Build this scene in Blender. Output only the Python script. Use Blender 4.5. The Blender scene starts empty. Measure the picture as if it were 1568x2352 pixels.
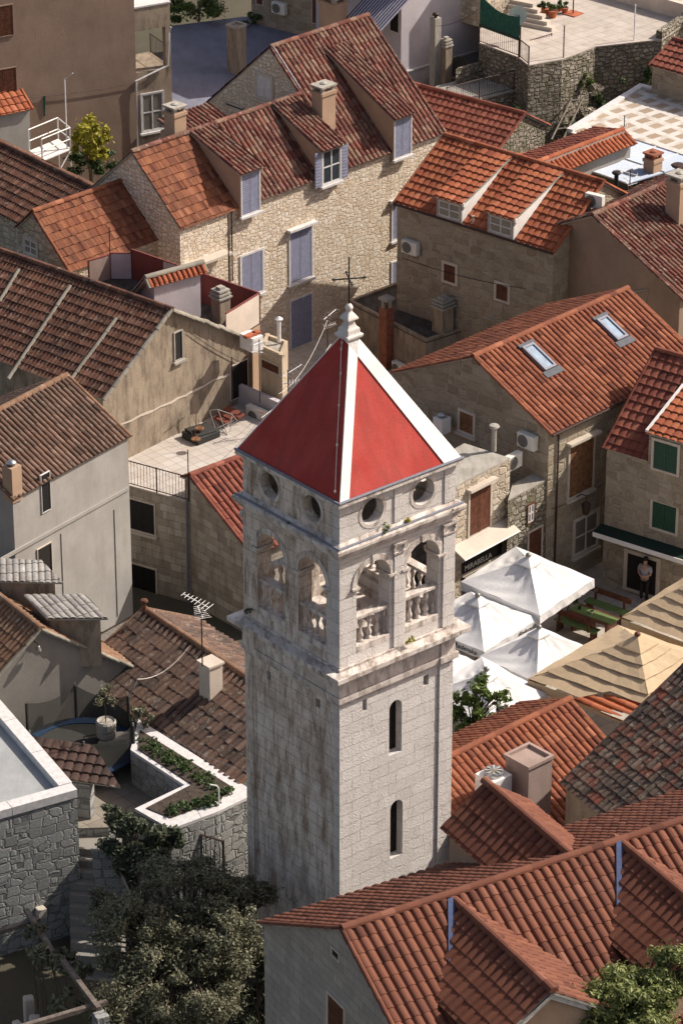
import bpy, bmesh, math, random
import numpy as np
from mathutils import Vector, Matrix
from mathutils.geometry import tessellate_polygon
random.seed(7); RNG=np.random.default_rng(7)
SC=bpy.context.scene; COL=SC.collection
f_=8150.; H=62.5; TH=math.radians(27)
CF=Vector((0,math.cos(TH),-math.sin(TH))); CU=Vector((0,math.sin(TH),math.cos(TH))); CR=Vector((1,0,0)); CC=Vector((0,0,H))
UP=Vector((0,0,1)); ZG=3.0
def ray(u,v): return CR*((u-784)/f_)-CU*((v-1176)/f_)+CF
def Z(u,v,z):
    r=ray(u,v); return CC+r*((z-H)/r.z)
def PL(u,v,p,n):
    r=ray(u,v); return CC+r*((p-CC).dot(n)/r.dot(n))
def VZ(p,v):  # height on the vertical through p seen at image row v
    return PL(784+f_*(p-CC).dot(CR)/(p-CC).dot(CF),v,p,Vector((0,-1,0))).z
def azv(a): a=math.radians(a); return Vector((math.sin(a),math.cos(a),0))
def hor(v): return Vector((v.x,v.y,0))
# ---------------------------------------------------------------- materials
class NT:
    def __init__(s,name):
        s.m=bpy.data.materials.new(name); s.m.use_nodes=True; s.t=s.m.node_tree
        s.b=s.t.nodes['Principled BSDF']; s.uv=s.n('ShaderNodeTexCoord').outputs['UV']; s.ob=s.uv.node.outputs['Object']
    def n(s,ty,**k):
        n=s.t.nodes.new(ty)
        for a,b in k.items(): setattr(n,a,b)
        return n
    def lk(s,a,b):
        if hasattr(a,'is_linked') or hasattr(a,'node'): s.t.links.new(a,b)
        elif isinstance(a,(tuple,list)) and len(a)==3 and b.type=='RGBA': b.default_value=(*a,1)
        else: b.default_value=a
    def math(s,op,a,b=0.,c=None):
        n=s.n('ShaderNodeMath',operation=op); s.lk(a,n.inputs[0]); s.lk(b,n.inputs[1])
        if c is not None: s.lk(c,n.inputs[2])
        return n.outputs[0]
    def vm(s,op,a,b=(0,0,0)):
        n=s.n('ShaderNodeVectorMath',operation=op); s.lk(a,n.inputs[0]); s.lk(b,n.inputs[1]); return n.outputs[0]
    def noise(s,vec,scale,detail=3,rough=.55):
        n=s.n('ShaderNodeTexNoise'); s.lk(vec,n.inputs['Vector']); n.inputs['Scale'].default_value=scale; n.inputs['Detail'].default_value=detail; n.inputs['Roughness'].default_value=rough
        return n.outputs['Fac'],n.outputs['Color']
    def ramp(s,fac,stops,interp='LINEAR'):
        n=s.n('ShaderNodeValToRGB'); n.color_ramp.interpolation=interp; e=n.color_ramp.elements
        while len(e)<len(stops): e.new(.5)
        for i,(p,c) in enumerate(stops):
            e[i].position=p; e[i].color=(*c,1) if isinstance(c,(tuple,list)) else (c,c,c,1)
        s.lk(fac,n.inputs[0]); return n.outputs[0]
    def mix(s,fac,a,b,mode='MIX'):
        n=s.n('ShaderNodeMix',data_type='RGBA',blend_type=mode); s.lk(fac,n.inputs[0]); s.lk(a,n.inputs[6]); s.lk(b,n.inputs[7]); return n.outputs[2]
    def out(s,col,rough=.85,bump=None,dist=.02,strength=1.,spec=.3):
        s.lk(col,s.b.inputs['Base Color']); s.lk(rough,s.b.inputs['Roughness']); s.b.inputs['Specular IOR Level'].default_value=spec
        if bump is not None:
            n=s.n('ShaderNodeBump'); n.inputs['Distance'].default_value=dist; n.inputs['Strength'].default_value=strength
            s.lk(bump,n.inputs['Height']); s.lk(n.outputs[0],s.b.inputs['Normal'])
        return s.m
def scl(c,k): return tuple(min(1,x*k) for x in c)
def m_tile(name,cols,dark=(.05,.035,.03),dirt=.5,pale=None):
    cols=[scl(c,.84) for c in cols]
    t=NT(name); sp=t.n('ShaderNodeSeparateXYZ'); t.lk(t.uv,sp.inputs[0])
    fx=t.math('FLOOR',sp.outputs[0]); fy=t.math('FLOOR',sp.outputs[1])
    cb=t.n('ShaderNodeCombineXYZ'); t.lk(fx,cb.inputs[0]); t.lk(fy,cb.inputs[1])
    wn=t.n('ShaderNodeTexWhiteNoise',noise_dimensions='2D'); t.lk(cb.outputs[0],wn.inputs['Vector'])
    st=[((i)/(len(cols)-1),c) for i,c in enumerate(cols)]
    c=t.ramp(wn.outputs['Value'],st)
    nf,_=t.noise(t.ob,.7,4,.6); nm,_=t.noise(t.ob,9.,4,.7)
    k=t.ramp(t.math('ADD',t.math('MULTIPLY',nf,.5),t.math('MULTIPLY',nm,.5)),[(.5-.12*dirt-.06,1.),(.62,0.)])
    c=t.mix(t.math('MULTIPLY',k,dirt),c,dark)
    sw=t.n('ShaderNodeSeparateColor'); t.lk(wn.outputs['Color'],sw.inputs[0]); c=t.mix(t.ramp(sw.outputs[0],[(.95,0.),(.97,.5)]),c,scl(cols[0],.45)); c=t.mix(t.ramp(sw.outputs[1],[(.95,0.),(.97,.3)]),c,tuple(min(1,x*1.5+.05) for x in cols[2]))
    if pale:
        np_,_=t.noise(t.ob,5.,5,.7); c=t.mix(t.ramp(np_,[(.56,0.),(.68,.75)]),c,pale)
    fr=t.math('FRACT',sp.outputs[1]); e=t.ramp(fr,[(0.,.0),(.06,1.),(.9,1.),(1.,.55)])
    n2,_=t.noise(t.ob,60.,2)
    return t.out(c,.85,n2,.006,.6)
def m_rubble(name,cols,mortar,sx=2.2,sz=3.6,edge=.06,bump=.04,stain=.4,staincol=(.1,.08,.06),lichen=None):
    cols=[scl(c,.88) for c in cols] if name in('st_house','st_wild','st_grey') else cols; t=NT(name); _,nc=t.noise(t.uv,2.3,2); d=t.vm('SCALE',t.vm('SUBTRACT',nc,(.5,.5,.5))); d.node.inputs['Scale'].default_value=.16
    uv=t.vm('ADD',t.uv,d); uv=t.vm('MULTIPLY',uv,(sx,sz,1))
    v1=t.n('ShaderNodeTexVoronoi',feature='F1',distance='CHEBYCHEV'); v1.inputs['Randomness'].default_value=.72; v1.inputs['Scale'].default_value=1; t.lk(uv,v1.inputs['Vector'])
    v2=t.n('ShaderNodeTexVoronoi',feature='F2',distance='CHEBYCHEV'); v2.inputs['Randomness'].default_value=.72; v2.inputs['Scale'].default_value=1; t.lk(uv,v2.inputs['Vector'])
    ed=t.math('SUBTRACT',v2.outputs['Distance'],v1.outputs['Distance'])
    wn=t.n('ShaderNodeTexWhiteNoise',noise_dimensions='3D'); t.lk(v1.outputs['Color'],wn.inputs['Vector'])
    c=t.ramp(wn.outputs['Value'],[(i/(len(cols)-1),x) for i,x in enumerate(cols)])
    nf,_=t.noise(t.uv,14.,5,.7); c=t.mix(t.ramp(nf,[(.3,.55),(.6,0.)]),c,scl(cols[0],.55))
    c=t.mix(t.ramp(ed,[(edge*.4,1.),(edge*1.6,0.)]),c,mortar)
    big,_=t.noise(t.vm('MULTIPLY',t.uv,(1.,.45,1)),1.1,5,.65); c=t.mix(t.ramp(big,[(.5,0.),(.72,stain)]),c,staincol)
    if lichen: l,_=t.noise(t.uv,1.7,4,.7); c=t.mix(t.ramp(l,[(.45,0.),(.6,.6)]),c,lichen)
    h=t.math('ADD',t.ramp(ed,[(0.,0.),(edge*2.5,1.)]),t.math('MULTIPLY',nf,.6)); h=t.math('ADD',h,t.math('MULTIPLY',wn.outputs['Value'],.5))
    return t.out(c,.92,h,bump,1.)
def m_ashlar(name,cols,mortar,w=.62,h=.34,stain=.5,staincol=(.07,.055,.045),bump=.02,off=0.):
    t=NT(name); _,nc=t.noise(t.uv,1.5,2); d=t.vm('SCALE',t.vm('SUBTRACT',nc,(.5,.5,.5))); d.node.inputs['Scale'].default_value=.07
    uv=t.vm('ADD',t.uv,d)
    b=t.n('ShaderNodeTexBrick'); t.lk(uv,b.inputs['Vector']); b.inputs['Scale'].default_value=1; b.inputs['Brick Width'].default_value=w; b.inputs['Row Height'].default_value=h; b.inputs['Mortar Size'].default_value=.008; b.inputs['Mortar Smooth'].default_value=.4
    b.offset_frequency=2; b.offset=.43; b.squash=1.35; b.squash_frequency=3
    b.inputs['Color1'].default_value=(0,0,0,1); b.inputs['Color2'].default_value=(1,1,1,1); b.inputs['Mortar'].default_value=(.5,.5,.5,1)
    c=t.ramp(b.outputs['Color'],[(i/(len(cols)-1),x) for i,x in enumerate(cols)])
    g,_=t.noise(t.uv,17. if name.startswith('tower') else 26.,5,.78); c=t.mix(t.ramp(g,[(.36,.5),(.55,0.)]),c,scl(cols[0],.6))
    mk,_=t.noise(t.uv,3.,3); c=t.mix(t.math('MULTIPLY',b.outputs['Fac'],t.ramp(mk,[(.42,.15),(.58,.9)])),c,mortar)
    big,_=t.noise(t.vm('MULTIPLY',t.uv,(2.6,.5,1)),1.,6,.72); c=t.mix(t.ramp(big,[(.47+off,0.),(.66+off,stain)]),c,staincol)
    b2,_=t.noise(t.uv,.7,5,.7); c=t.mix(t.ramp(b2,[(.5,0.),(.75,stain*.7)]),c,staincol)
    hh=t.math('SUBTRACT',t.math('MULTIPLY',g,.9),t.math('MULTIPLY',b.outputs['Fac'],.8))
    return t.out(c,.9,hh,bump,1.)
def m_plaster(name,col,dark,stain=.5,bump=.012,sc=1.,col2=None):
    col=scl(col,.87) if name.startswith('pl_') else col; t=NT(name); n1,_=t.noise(t.vm('MULTIPLY',t.uv,(2.*sc,.55*sc,1)),1.,6,.7); n2,_=t.noise(t.uv,.55*sc,5,.65); n3,_=t.noise(t.uv,22.,4,.7)
    c=t.mix(t.ramp(n2,[(.4,0.),(.65,1.)]),col,col2 or scl(col,.8)); c=t.mix(t.ramp(n1,[(.46,0.),(.7,stain)]),c,dark)
    c=t.mix(t.ramp(n3,[(.35,.35),(.5,0.)]),c,scl(col,.6))
    return t.out(c,.9,n3,bump,.8)
def m_simple(name,col,rough=.6,metal=0.,var=.15,bump=0.,spec=.3,sc=6.):
    t=NT(name); n,_=t.noise(t.ob,sc,4,.65); c=t.mix(t.ramp(n,[(.35,0.),(.65,1.)]),scl(col,1-var),scl(col,1+var*.6)); t.b.inputs['Metallic'].default_value=metal
    return t.out(c,rough,n if bump else None,bump,1.,spec)
def m_leaf(name,c1,c2,c3):
    t=NT(name); g=t.n('ShaderNodeNewGeometry'); n,_=t.noise(t.ob,1.2,3); v=t.math('ADD',t.math('MULTIPLY',g.outputs['Random Per Island'],.6),t.math('MULTIPLY',n,.5))
    c=t.ramp(v,[(.2,c1),(.5,c2),(.85,c3)]); t.b.inputs['Transmission Weight'].default_value=0
    m=t.out(c,.5,None); tr=t.n('ShaderNodeBsdfTranslucent'); t.lk(c,tr.inputs[0]); mx=t.n('ShaderNodeMixShader'); mx.inputs[0].default_value=.25
    t.t.links.new(t.b.outputs[0],mx.inputs[1]); t.t.links.new(tr.outputs[0],mx.inputs[2]); t.t.links.new(mx.outputs[0],t.t.nodes['Material Output'].inputs[0]); return m
def m_paving(name,c1,c2,joint,w=.5,h=.5,dark=(.1,.09,.08),stain=.4):
    t=NT(name); vr=t.n('ShaderNodeVectorRotate',rotation_type='Z_AXIS'); t.lk(t.uv,vr.inputs['Vector']); vr.inputs['Angle'].default_value=math.radians(-40); b=t.n('ShaderNodeTexBrick'); t.lk(vr.outputs[0],b.inputs['Vector']); b.inputs['Scale'].default_value=1; b.inputs['Brick Width'].default_value=w; b.inputs['Row Height'].default_value=h; b.inputs['Mortar Size'].default_value=.012; b.offset=.0
    for k,c in (('Color1',c1),('Color2',c2),('Mortar',joint)): b.inputs[k].default_value=(*c,1)
    n,_=t.noise(t.uv,1.3,5,.7); c=t.mix(t.ramp(n,[(.48,0.),(.7,stain)]),b.outputs['Color'],dark)
    return t.out(c,.85,b.outputs['Fac'],-.01,.6)
def m_glass(name,col=(.03,.04,.05),rough=.08): 
    t=NT(name); n,_=t.noise(t.ob,3.,3); return t.out(t.mix(n,scl(col,.6),scl(col,1.6)),rough,None,spec=.8)
M={}
O1=(.42,.115,.045);O2=(.52,.16,.06);O3=(.33,.075,.035)
M['tile_orange']=m_tile('tile_orange',[(.25,.078,.04),(.31,.1,.048),(.37,.135,.065),(.2,.06,.034)],(.1,.035,.025),.45)
M['tile_bright']=m_tile('tile_bright',[(.35,.092,.04),(.41,.12,.05),(.47,.155,.068),(.29,.072,.034)],(.16,.05,.03),.4)
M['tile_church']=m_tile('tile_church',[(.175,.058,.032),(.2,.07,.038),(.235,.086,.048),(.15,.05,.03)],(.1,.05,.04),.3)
M['tile_brown']=m_tile('tile_brown',[(.24,.07,.035),(.33,.11,.055),(.42,.17,.09),(.2,.06,.035)],(.06,.03,.022),.7,(.36,.27,.18))
M['tile_flat']=m_tile('tile_flat',[(.22,.065,.03),(.31,.105,.048),(.39,.15,.07),(.17,.05,.028)],(.07,.035,.025),.7)
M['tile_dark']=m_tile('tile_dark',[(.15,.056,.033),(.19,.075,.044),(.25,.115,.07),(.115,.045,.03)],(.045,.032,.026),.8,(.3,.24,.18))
M['tile_pinkred']=m_tile('tile_pinkred',[(.15,.042,.03),(.2,.06,.04),(.24,.09,.06),(.3,.19,.13),(.13,.036,.028)],(.05,.025,.022),.8,(.38,.27,.19))
M['tile_old']=m_tile('tile_old',[(.1,.075,.06),(.2,.13,.1),(.28,.085,.05),(.14,.1,.085),(.3,.21,.16),(.09,.07,.06)],(.035,.03,.028),.9,(.33,.28,.22))
M['tile_grey']=m_tile('tile_grey',[(.14,.08,.055),(.22,.13,.09),(.18,.1,.07),(.11,.075,.06)],(.04,.035,.032),.9,(.28,.25,.21))
M['tile_shade']=m_tile('tile_shade',[(.075,.042,.034),(.095,.052,.04),(.12,.066,.05),(.06,.036,.03)],(.03,.026,.024),.5)  # lean-to roof tiles darkened; their shade is put into the colour
M['tile_shade2']=m_tile('tile_shade2',[(.15,.08,.055),(.19,.105,.07),(.24,.14,.1),(.12,.065,.045)],(.05,.04,.033),.7,(.28,.23,.18))
M['tile_tan']=m_tile('tile_tan',[(.26,.14,.08),(.32,.18,.105),(.22,.11,.065),(.29,.16,.09)],(.12,.08,.055),.7,(.4,.33,.25))
M['tile_maroon']=m_tile('tile_maroon',[(.22,.06,.038),(.27,.08,.048),(.33,.11,.066),(.17,.048,.032)],(.1,.03,.025),.5)
M['tile_cement']=m_tile('tile_cement',[(.4,.38,.35),(.5,.48,.44),(.32,.3,.28),(.55,.53,.5)],(.12,.1,.09),.8)
LIME=[(.40,.33,.25),(.52,.44,.33),(.62,.53,.42),(.46,.36,.25),(.70,.62,.52)]
M['st_big']=m_rubble('st_big',[(.66,.54,.41),(.76,.65,.52),(.82,.73,.61),(.68,.54,.39),(.86,.79,.69)],(.62,.51,.39),4.2,5.8,.05,.035,.25,(.34,.22,.12))
M['st_house']=m_rubble('st_house',[(.3,.24,.17),(.38,.32,.24),(.45,.38,.28),(.34,.27,.19)],(.36,.31,.24),1.9,3.,.06,.025,.3)
M['st_rough']=m_rubble('st_rough',LIME,(.42,.37,.3),2.6,4.,.06,.04,.35)
M['st_wild']=m_rubble('st_wild',[(.36,.3,.24),(.48,.42,.35),(.6,.54,.46),(.3,.25,.2)],(.2,.17,.13),3.4,5.2,.09,.1,.5,(.1,.09,.06),(.13,.13,.06))
M['st_grey']=m_rubble('st_grey',[(.28,.28,.27),(.36,.36,.345),(.43,.43,.41),(.32,.32,.31)],(.17,.17,.165),2.3,3.3,.045,.02,.15,(.12,.12,.115))
M['st_block']=m_ashlar('st_block',[(.34,.29,.23),(.46,.4,.32),(.6,.54,.45),(.4,.34,.27)],(.2,.17,.13),.48,.28,.5,(.14,.11,.085),.04)
M['st_church']=m_ashlar('st_church',[(.36,.325,.29),(.41,.375,.335),(.47,.43,.385)],(.26,.235,.205),.5,.26,.35,(.2,.18,.17),.02)  # stone darkened; tree shade on the wall is put into its colour
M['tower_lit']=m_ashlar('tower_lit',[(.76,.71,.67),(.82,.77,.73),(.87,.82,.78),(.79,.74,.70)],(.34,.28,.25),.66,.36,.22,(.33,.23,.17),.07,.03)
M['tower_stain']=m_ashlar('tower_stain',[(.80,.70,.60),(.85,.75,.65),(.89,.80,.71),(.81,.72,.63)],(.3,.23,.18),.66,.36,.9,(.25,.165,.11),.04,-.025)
M['tower_trim']=m_plaster('tower_trim',(.80,.73,.67),(.15,.11,.08),1.,.04,1.9,(.55,.47,.42))
M['red_paint']=m_plaster('red_paint',(.38,.045,.036),(.27,.05,.04),.8,.015,1.3,(.43,.072,.058))
M['white_paint']=m_plaster('white_paint',(.84,.81,.77),(.6,.55,.5),.25,.01)
M['pl_beige']=m_plaster('pl_beige',(.52,.36,.25),(.3,.2,.14),.5)
M['pl_brown']=m_plaster('pl_brown',(.34,.24,.18),(.2,.14,.1),.5)
M['pl_grey']=m_plaster('pl_grey',(.42,.34,.25),(.10,.08,.06),.95,.03,1.5,(.28,.22,.165))
M['pl_ochre']=m_plaster('pl_ochre',(.62,.5,.36),(.3,.22,.15),.7,.03,2.)
M['pl_white']=m_plaster('pl_white',(.43,.41,.38),(.27,.25,.225),.7,.01,.8)
M['pl_dim']=m_plaster('pl_dim',(.30,.28,.25),(.2,.18,.16),.4)
M['pl_shade_white']=m_plaster('pl_shade_white',(.62,.57,.6),(.4,.36,.36),.5)  # white plaster; the violet tint of shade is put into its colour
M['pl_pink']=m_plaster('pl_pink',(.42,.31,.27),(.24,.18,.15),.8)
M['pl_red']=m_plaster('pl_red',(.25,.07,.06),(.14,.05,.04),.5)
M['pl_cream']=m_plaster('pl_cream',(.72,.62,.52),(.5,.4,.33),.4)
M['concrete']=m_plaster('concrete',(.42,.39,.34),(.18,.16,.13),.7,.03,2.)
M['mortar']=m_plaster('mortar',(.3,.27,.22),(.1,.09,.075),.8,.04,4.)
M['asphalt']=m_plaster('asphalt',(.06,.05,.045),(.02,.018,.016),.8,.03,2.,(.12,.1,.09))
M['blue_floor']=m_plaster('blue_floor',(.2,.2,.25),(.1,.1,.12),.5)
M['flat_roof']=m_plaster('flat_roof',(.36,.37,.37),(.25,.26,.26),.5)
M['frame_stone']=m_plaster('frame_stone',(.58,.51,.43),(.4,.33,.26),.4)
M['frame_white']=m_simple('frame_white',(.6,.58,.57),.6)
M['blind_blue']=m_simple('blind_blue',(.25,.26,.35),.55)
M['wood_brown']=m_simple('wood_brown',(.12,.045,.025),.6,0,.4)
M['wood_plank']=m_simple('wood_plank',(.2,.1,.05),.7,0,.4)
M['wood_grey']=m_simple('wood_grey',(.16,.13,.11),.8,0,.4)
M['green_paint']=m_simple('green_paint',(.018,.065,.04),.5)
M['dark_green']=m_simple('dark_green',(.012,.03,.022),.5)
M['black']=m_simple('black',(.015,.014,.014),.6)
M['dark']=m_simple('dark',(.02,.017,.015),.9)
M['iron']=m_simple('iron',(.06,.035,.03),.6,.3)
M['steel']=m_simple('steel',(.5,.5,.5),.35,.9)
M['zinc']=m_simple('zinc',(.2,.21,.25),.6,.2)
M['flash_grey']=m_simple('flash_grey',(.09,.095,.11),.7)
M['flash_blue']=m_simple('flash_blue',(.055,.075,.15),.85,0)
M['white_metal']=m_simple('white_metal',(.75,.73,.7),.5)
M['plastic']=m_simple('plastic',(.68,.66,.6),.45,0,.08)
M['glass']=m_glass('glass'); M['glass_sky']=m_glass('glass_sky',(.25,.32,.4),.15); M['glass_grey']=m_glass('glass_grey',(.16,.15,.13),.3)
M['canvas_white']=m_simple('canvas_white',(.62,.61,.6),.9,0,.05,.01)
M['canvas_beige']=m_simple('canvas_beige',(.46,.35,.225),.9,0,.08,.01)
M['brick_red']=m_ashlar('brick_red',[(.34,.1,.05),(.4,.15,.08),(.26,.08,.05)],(.3,.24,.2),.24,.08,.3)
M['cable']=m_simple('cable',(.6,.55,.5),.6)
M['terracotta']=m_simple('terracotta',(.4,.12,.06),.8,0,.3)
M['soil']=m_simple('soil',(.06,.045,.035),.95,0,.4,.03)
M['bark']=m_simple('bark',(.12,.09,.07),.9,0,.3,.02)
M['leaf_olive']=m_leaf('leaf_olive',(.07,.072,.042),(.15,.15,.085),(.3,.29,.2))
M['leaf_lime']=m_leaf('leaf_lime',(.08,.1,.03),(.17,.2,.06),(.34,.36,.13))
M['shirt']=m_simple('shirt',(.36,.35,.37),.8)  # white shirt greyed; the shade at the door is put into its colour
M['finial_stone']=m_plaster('finial_stone',(.78,.72,.67),(.4,.33,.28),.5,.02,3.)
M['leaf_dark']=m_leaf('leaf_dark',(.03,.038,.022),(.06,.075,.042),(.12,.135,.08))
M['leaf_green']=m_leaf('leaf_green',(.04,.075,.015),(.09,.14,.03),(.2,.26,.07))
M['leaf_yellow']=m_leaf('leaf_yellow',(.2,.19,.02),(.36,.33,.03),(.5,.45,.06))
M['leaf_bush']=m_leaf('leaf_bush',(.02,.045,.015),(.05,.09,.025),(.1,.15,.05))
M['paving']=m_paving('paving',(.4,.35,.3),(.46,.41,.35),(.25,.21,.18),.9,.6)
M['pale_tiles']=m_paving('pale_tiles',(.42,.38,.34),(.49,.45,.41),(.3,.26,.23),.42,.42,(.36,.25,.18),.35)
M['up_tiles']=m_paving('up_tiles',(.42,.37,.32),(.48,.42,.37),(.28,.24,.2),.6,.6,(.28,.22,.18),.6)
M['yard']=m_paving('yard',(.22,.19,.16),(.27,.24,.2),(.14,.12,.1),.6,.6)
M['checker']=m_paving('checker',(.3,.23,.17),(.38,.3,.22),(.56,.53,.49),.95,.8,(.3,.22,.15),.8)
M['checker'].node_tree.nodes['Brick Texture'].inputs['Mortar Size'].default_value=.19
M['checker'].node_tree.nodes['Brick Texture'].inputs['Mortar Smooth'].default_value=.15
M['land']=m_plaster('land',(.1,.085,.06),(.08,.09,.04),.8,.05)
M['net']=m_simple('net',(.035,.035,.032),.8); M['green_net']=m_simple('green_net',(.02,.10,.07),.8,0,.3)
M['poly_sheet']=m_simple('poly_sheet',(.24,.3,.4),.35,0,.08)
M['awning_stripe']=m_simple('awning_stripe',(.4,.38,.48),.8)
M['tramp_blue']=m_simple('tramp_blue',(.02,.042,.085),.5)
def m_net(name,col,al):
    m=m_simple(name,col,.9); m.node_tree.nodes['Principled BSDF'].inputs['Alpha'].default_value=al; return m
M['mesh_net']=m_net('mesh_net',(.05,.05,.045),.68)
M['fan_grey']=m_simple('fan_grey',(.17,.165,.15),.6); M['green_cloth']=m_simple('green_cloth',(.12,.18,.06),.8); M['skin']=m_simple('skin',(.45,.27,.2),.6)
M['white_text']=m_simple('white_text',(.75,.75,.72),.6)
# ---------------------------------------------------------------- mesh helpers
def rootloc(o):
    while o is not None and o.parent: o=o.parent
    return o.location.copy() if o is not None else Vector((0,0,0))
def tag(o,label=None,cat=None,group=None,kind=None):
    for k,v in (('label',label),('category',cat),('group',group),('kind',kind)):
        if v: o[k]=v
    return o
def empty(name,loc,label=None,cat=None,group=None):
    o=bpy.data.objects.new(name,None); COL.objects.link(o); o.location=loc; o.empty_display_size=.2; return tag(o,label,cat,group)
def link(name,me,parent=None,mats=()):
    o=bpy.data.objects.new(name,me); COL.objects.link(o)
    for m in mats: me.materials.append(M[m] if isinstance(m,str) else m)
    if parent is not None: o.parent=parent
    return o
def autouv(me):
    me.update(); nl=len(me.loops)
    if not nl: return
    co=np.empty(len(me.vertices)*3,'f'); me.vertices.foreach_get('co',co); co=co.reshape(-1,3)
    vi=np.empty(nl,'i'); me.loops.foreach_get('vertex_index',vi)
    npl=len(me.polygons); no=np.empty(npl*3,'f'); me.polygons.foreach_get('normal',no); no=no.reshape(-1,3)
    lt=np.empty(npl,'i'); me.polygons.foreach_get('loop_total',lt); n=np.repeat(no,lt,axis=0)
    p=co[vi]; steep=np.abs(n[:,2])<.75; L=np.hypot(n[:,0],n[:,1])+1e-9; xd=np.stack([-n[:,1]/L,n[:,0]/L],1)
    u=np.where(steep,(p[:,:2]*xd).sum(1),p[:,0]); v=np.where(steep,p[:,2],p[:,1])
    l=me.uv_layers.new(name='UVMap'); l.data.foreach_set('uv',np.stack([u,v],1).astype('f').ravel())
class MB:
    def __init__(s): s.v=[]; s.f=[]; s.mi=[]
    def face(s,pts,m=0): i=len(s.v); s.v+=[Vector(p) for p in pts]; s.f.append(tuple(range(i,i+len(pts)))); s.mi.append(m)
    def prism(s,pts,vec,m=0):
        n=len(pts); i=len(s.v); vec=Vector(vec); s.v+=[Vector(p) for p in pts]+[Vector(p)+vec for p in pts]
        s.f.append(tuple(range(i,i+n))); s.f.append(tuple(range(i+2*n-1,i+n-1,-1))); s.mi+=[m,m]
        for k in range(n): s.f.append((i+k,i+(k+1)%n,i+n+(k+1)%n,i+n+k)); s.mi.append(m)
        return s
    def box(s,o,x,y,z,m=0): o=Vector(o); return s.prism([o,o+x,o+x+y,o+y],z,m)
    def cbox(s,c,sx,sy,sz,az=0.,m=0):  # centred in x,y; base at c.z
        d=azv(az)*sy; e=Vector((d.y,-d.x,0)).normalized()*sx; return s.box(Vector(c)-d/2-e/2,e,d,Vector((0,0,sz)),m)
    def tube(s,pts,r,k=6,m=0):
        pts=[Vector(p) for p in pts]; rings=[]
        for j,p in enumerate(pts):
            t=(pts[min(j+1,len(pts)-1)]-pts[max(j-1,0)]).normalized(); a=t.orthogonal().normalized() if abs(t.z)>.95 else t.cross(UP).normalized(); b=t.cross(a)
            rr=r[j] if isinstance(r,(list,tuple)) else r; i=len(s.v)
            s.v+=[p+(a*math.cos(2*math.pi*q/k)+b*math.sin(2*math.pi*q/k))*rr for q in range(k)]; rings.append(i)
        for A,B in zip(rings,rings[1:]):
            for q in range(k): s.f.append((A+q,A+(q+1)%k,B+(q+1)%k,B+q)); s.mi.append(m)
        for A in (rings[0],rings[-1]): s.f.append(tuple(A+q for q in range(k))); s.mi.append(m)
        return s
    def lathe(s,c,prof,k=12,m=0,rot=0.):
        c=Vector(c); i0=len(s.v)
        for (r,z) in prof: s.v+=[c+Vector((r*math.cos(rot+2*math.pi*q/k),r*math.sin(rot+2*math.pi*q/k),z)) for q in range(k)]
        for j in range(len(prof)-1):
            for q in range(k):
                A=i0+j*k; B=A+k; s.f.append((A+q,A+(q+1)%k,B+(q+1)%k,B+q)); s.mi.append(m)
        s.f.append(tuple(i0+q for q in range(k))); s.f.append(tuple(i0+(len(prof)-1)*k+q for q in range(k))); s.mi+=[m,m]; return s
    def build(s,name,mats,parent=None,smooth=False,bevel=0.,fix=True,weld=False):
        o0=rootloc(parent); me=bpy.data.meshes.new(name); me.from_pydata([p-o0 for p in s.v],[],s.f); me.polygons.foreach_set('material_index',s.mi)
        if fix or weld:
            bm=bmesh.new(); bm.from_mesh(me); bmesh.ops.recalc_face_normals(bm,faces=bm.faces)
            if weld: bmesh.ops.remove_doubles(bm,verts=bm.verts,dist=1e-4)
            if bevel: bmesh.ops.bevel(bm,geom=bm.edges[:],offset=bevel,segments=1,affect='EDGES',clamp_overlap=True)
            bm.to_mesh(me); bm.free()
        if smooth: me.polygons.foreach_set('use_smooth',[True]*len(me.polygons))
        autouv(me); return link(name,me,parent,mats if isinstance(mats,(list,tuple)) else [mats])
class Fr:  # a wall frame: origin, outward normal; x runs to the right seen from outside
    def __init__(s,o,n): s.o=Vector(o); s.n=hor(Vector(n)).normalized(); s.x=UP.cross(s.n).normalized()
    def px(s,u,v,dep=0.):
        p=PL(u,v,s.o+s.n*dep,s.n)-s.o; return p.dot(s.x),p.z
    def w(s,a,h,dep=0.): return s.o+s.x*a+UP*h+s.n*dep
def plate(name,mat,fr,outline,holes,th,parent,jit=0.):
    polys=[outline]+holes; flat=[p for q in polys for p in q]
    tris=tessellate_polygon([[Vector((a,b,0)) for a,b in q] for q in polys])
    n=len(flat); mb=MB(); mb.v=[fr.w(a,b,0) for a,b in flat]+[fr.w(a,b,-th) for a,b in flat]
    for t in tris: mb.f.append(tuple(t)); mb.f.append(tuple(n+i for i in reversed(t))); mb.mi+=[0,0]
    i=0
    for q in polys:
        for k in range(len(q)): a=i+k; b=i+(k+1)%len(q); mb.f.append((a,b,n+b,n+a)); mb.mi.append(0)
        i+=len(q)
    return mb.build(name,mat,parent)
def rect(a0,a1,h0,h1): return [(a0,h0),(a1,h0),(a1,h1),(a0,h1)]
def archp(a0,a1,h0,h1,n=12):
    r=(a1-a0)/2; c=(a0+a1)/2; return [(a0,h0),(a1,h0)]+[(c+r*math.cos(math.pi*k/n),h1-r+r*math.sin(math.pi*k/n)) for k in range(n+1)]
def circ(a,h,r,n=24): return [(a+r*math.cos(2*math.pi*k/n),h+r*math.sin(2*math.pi*k/n)) for k in range(n)]
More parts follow.
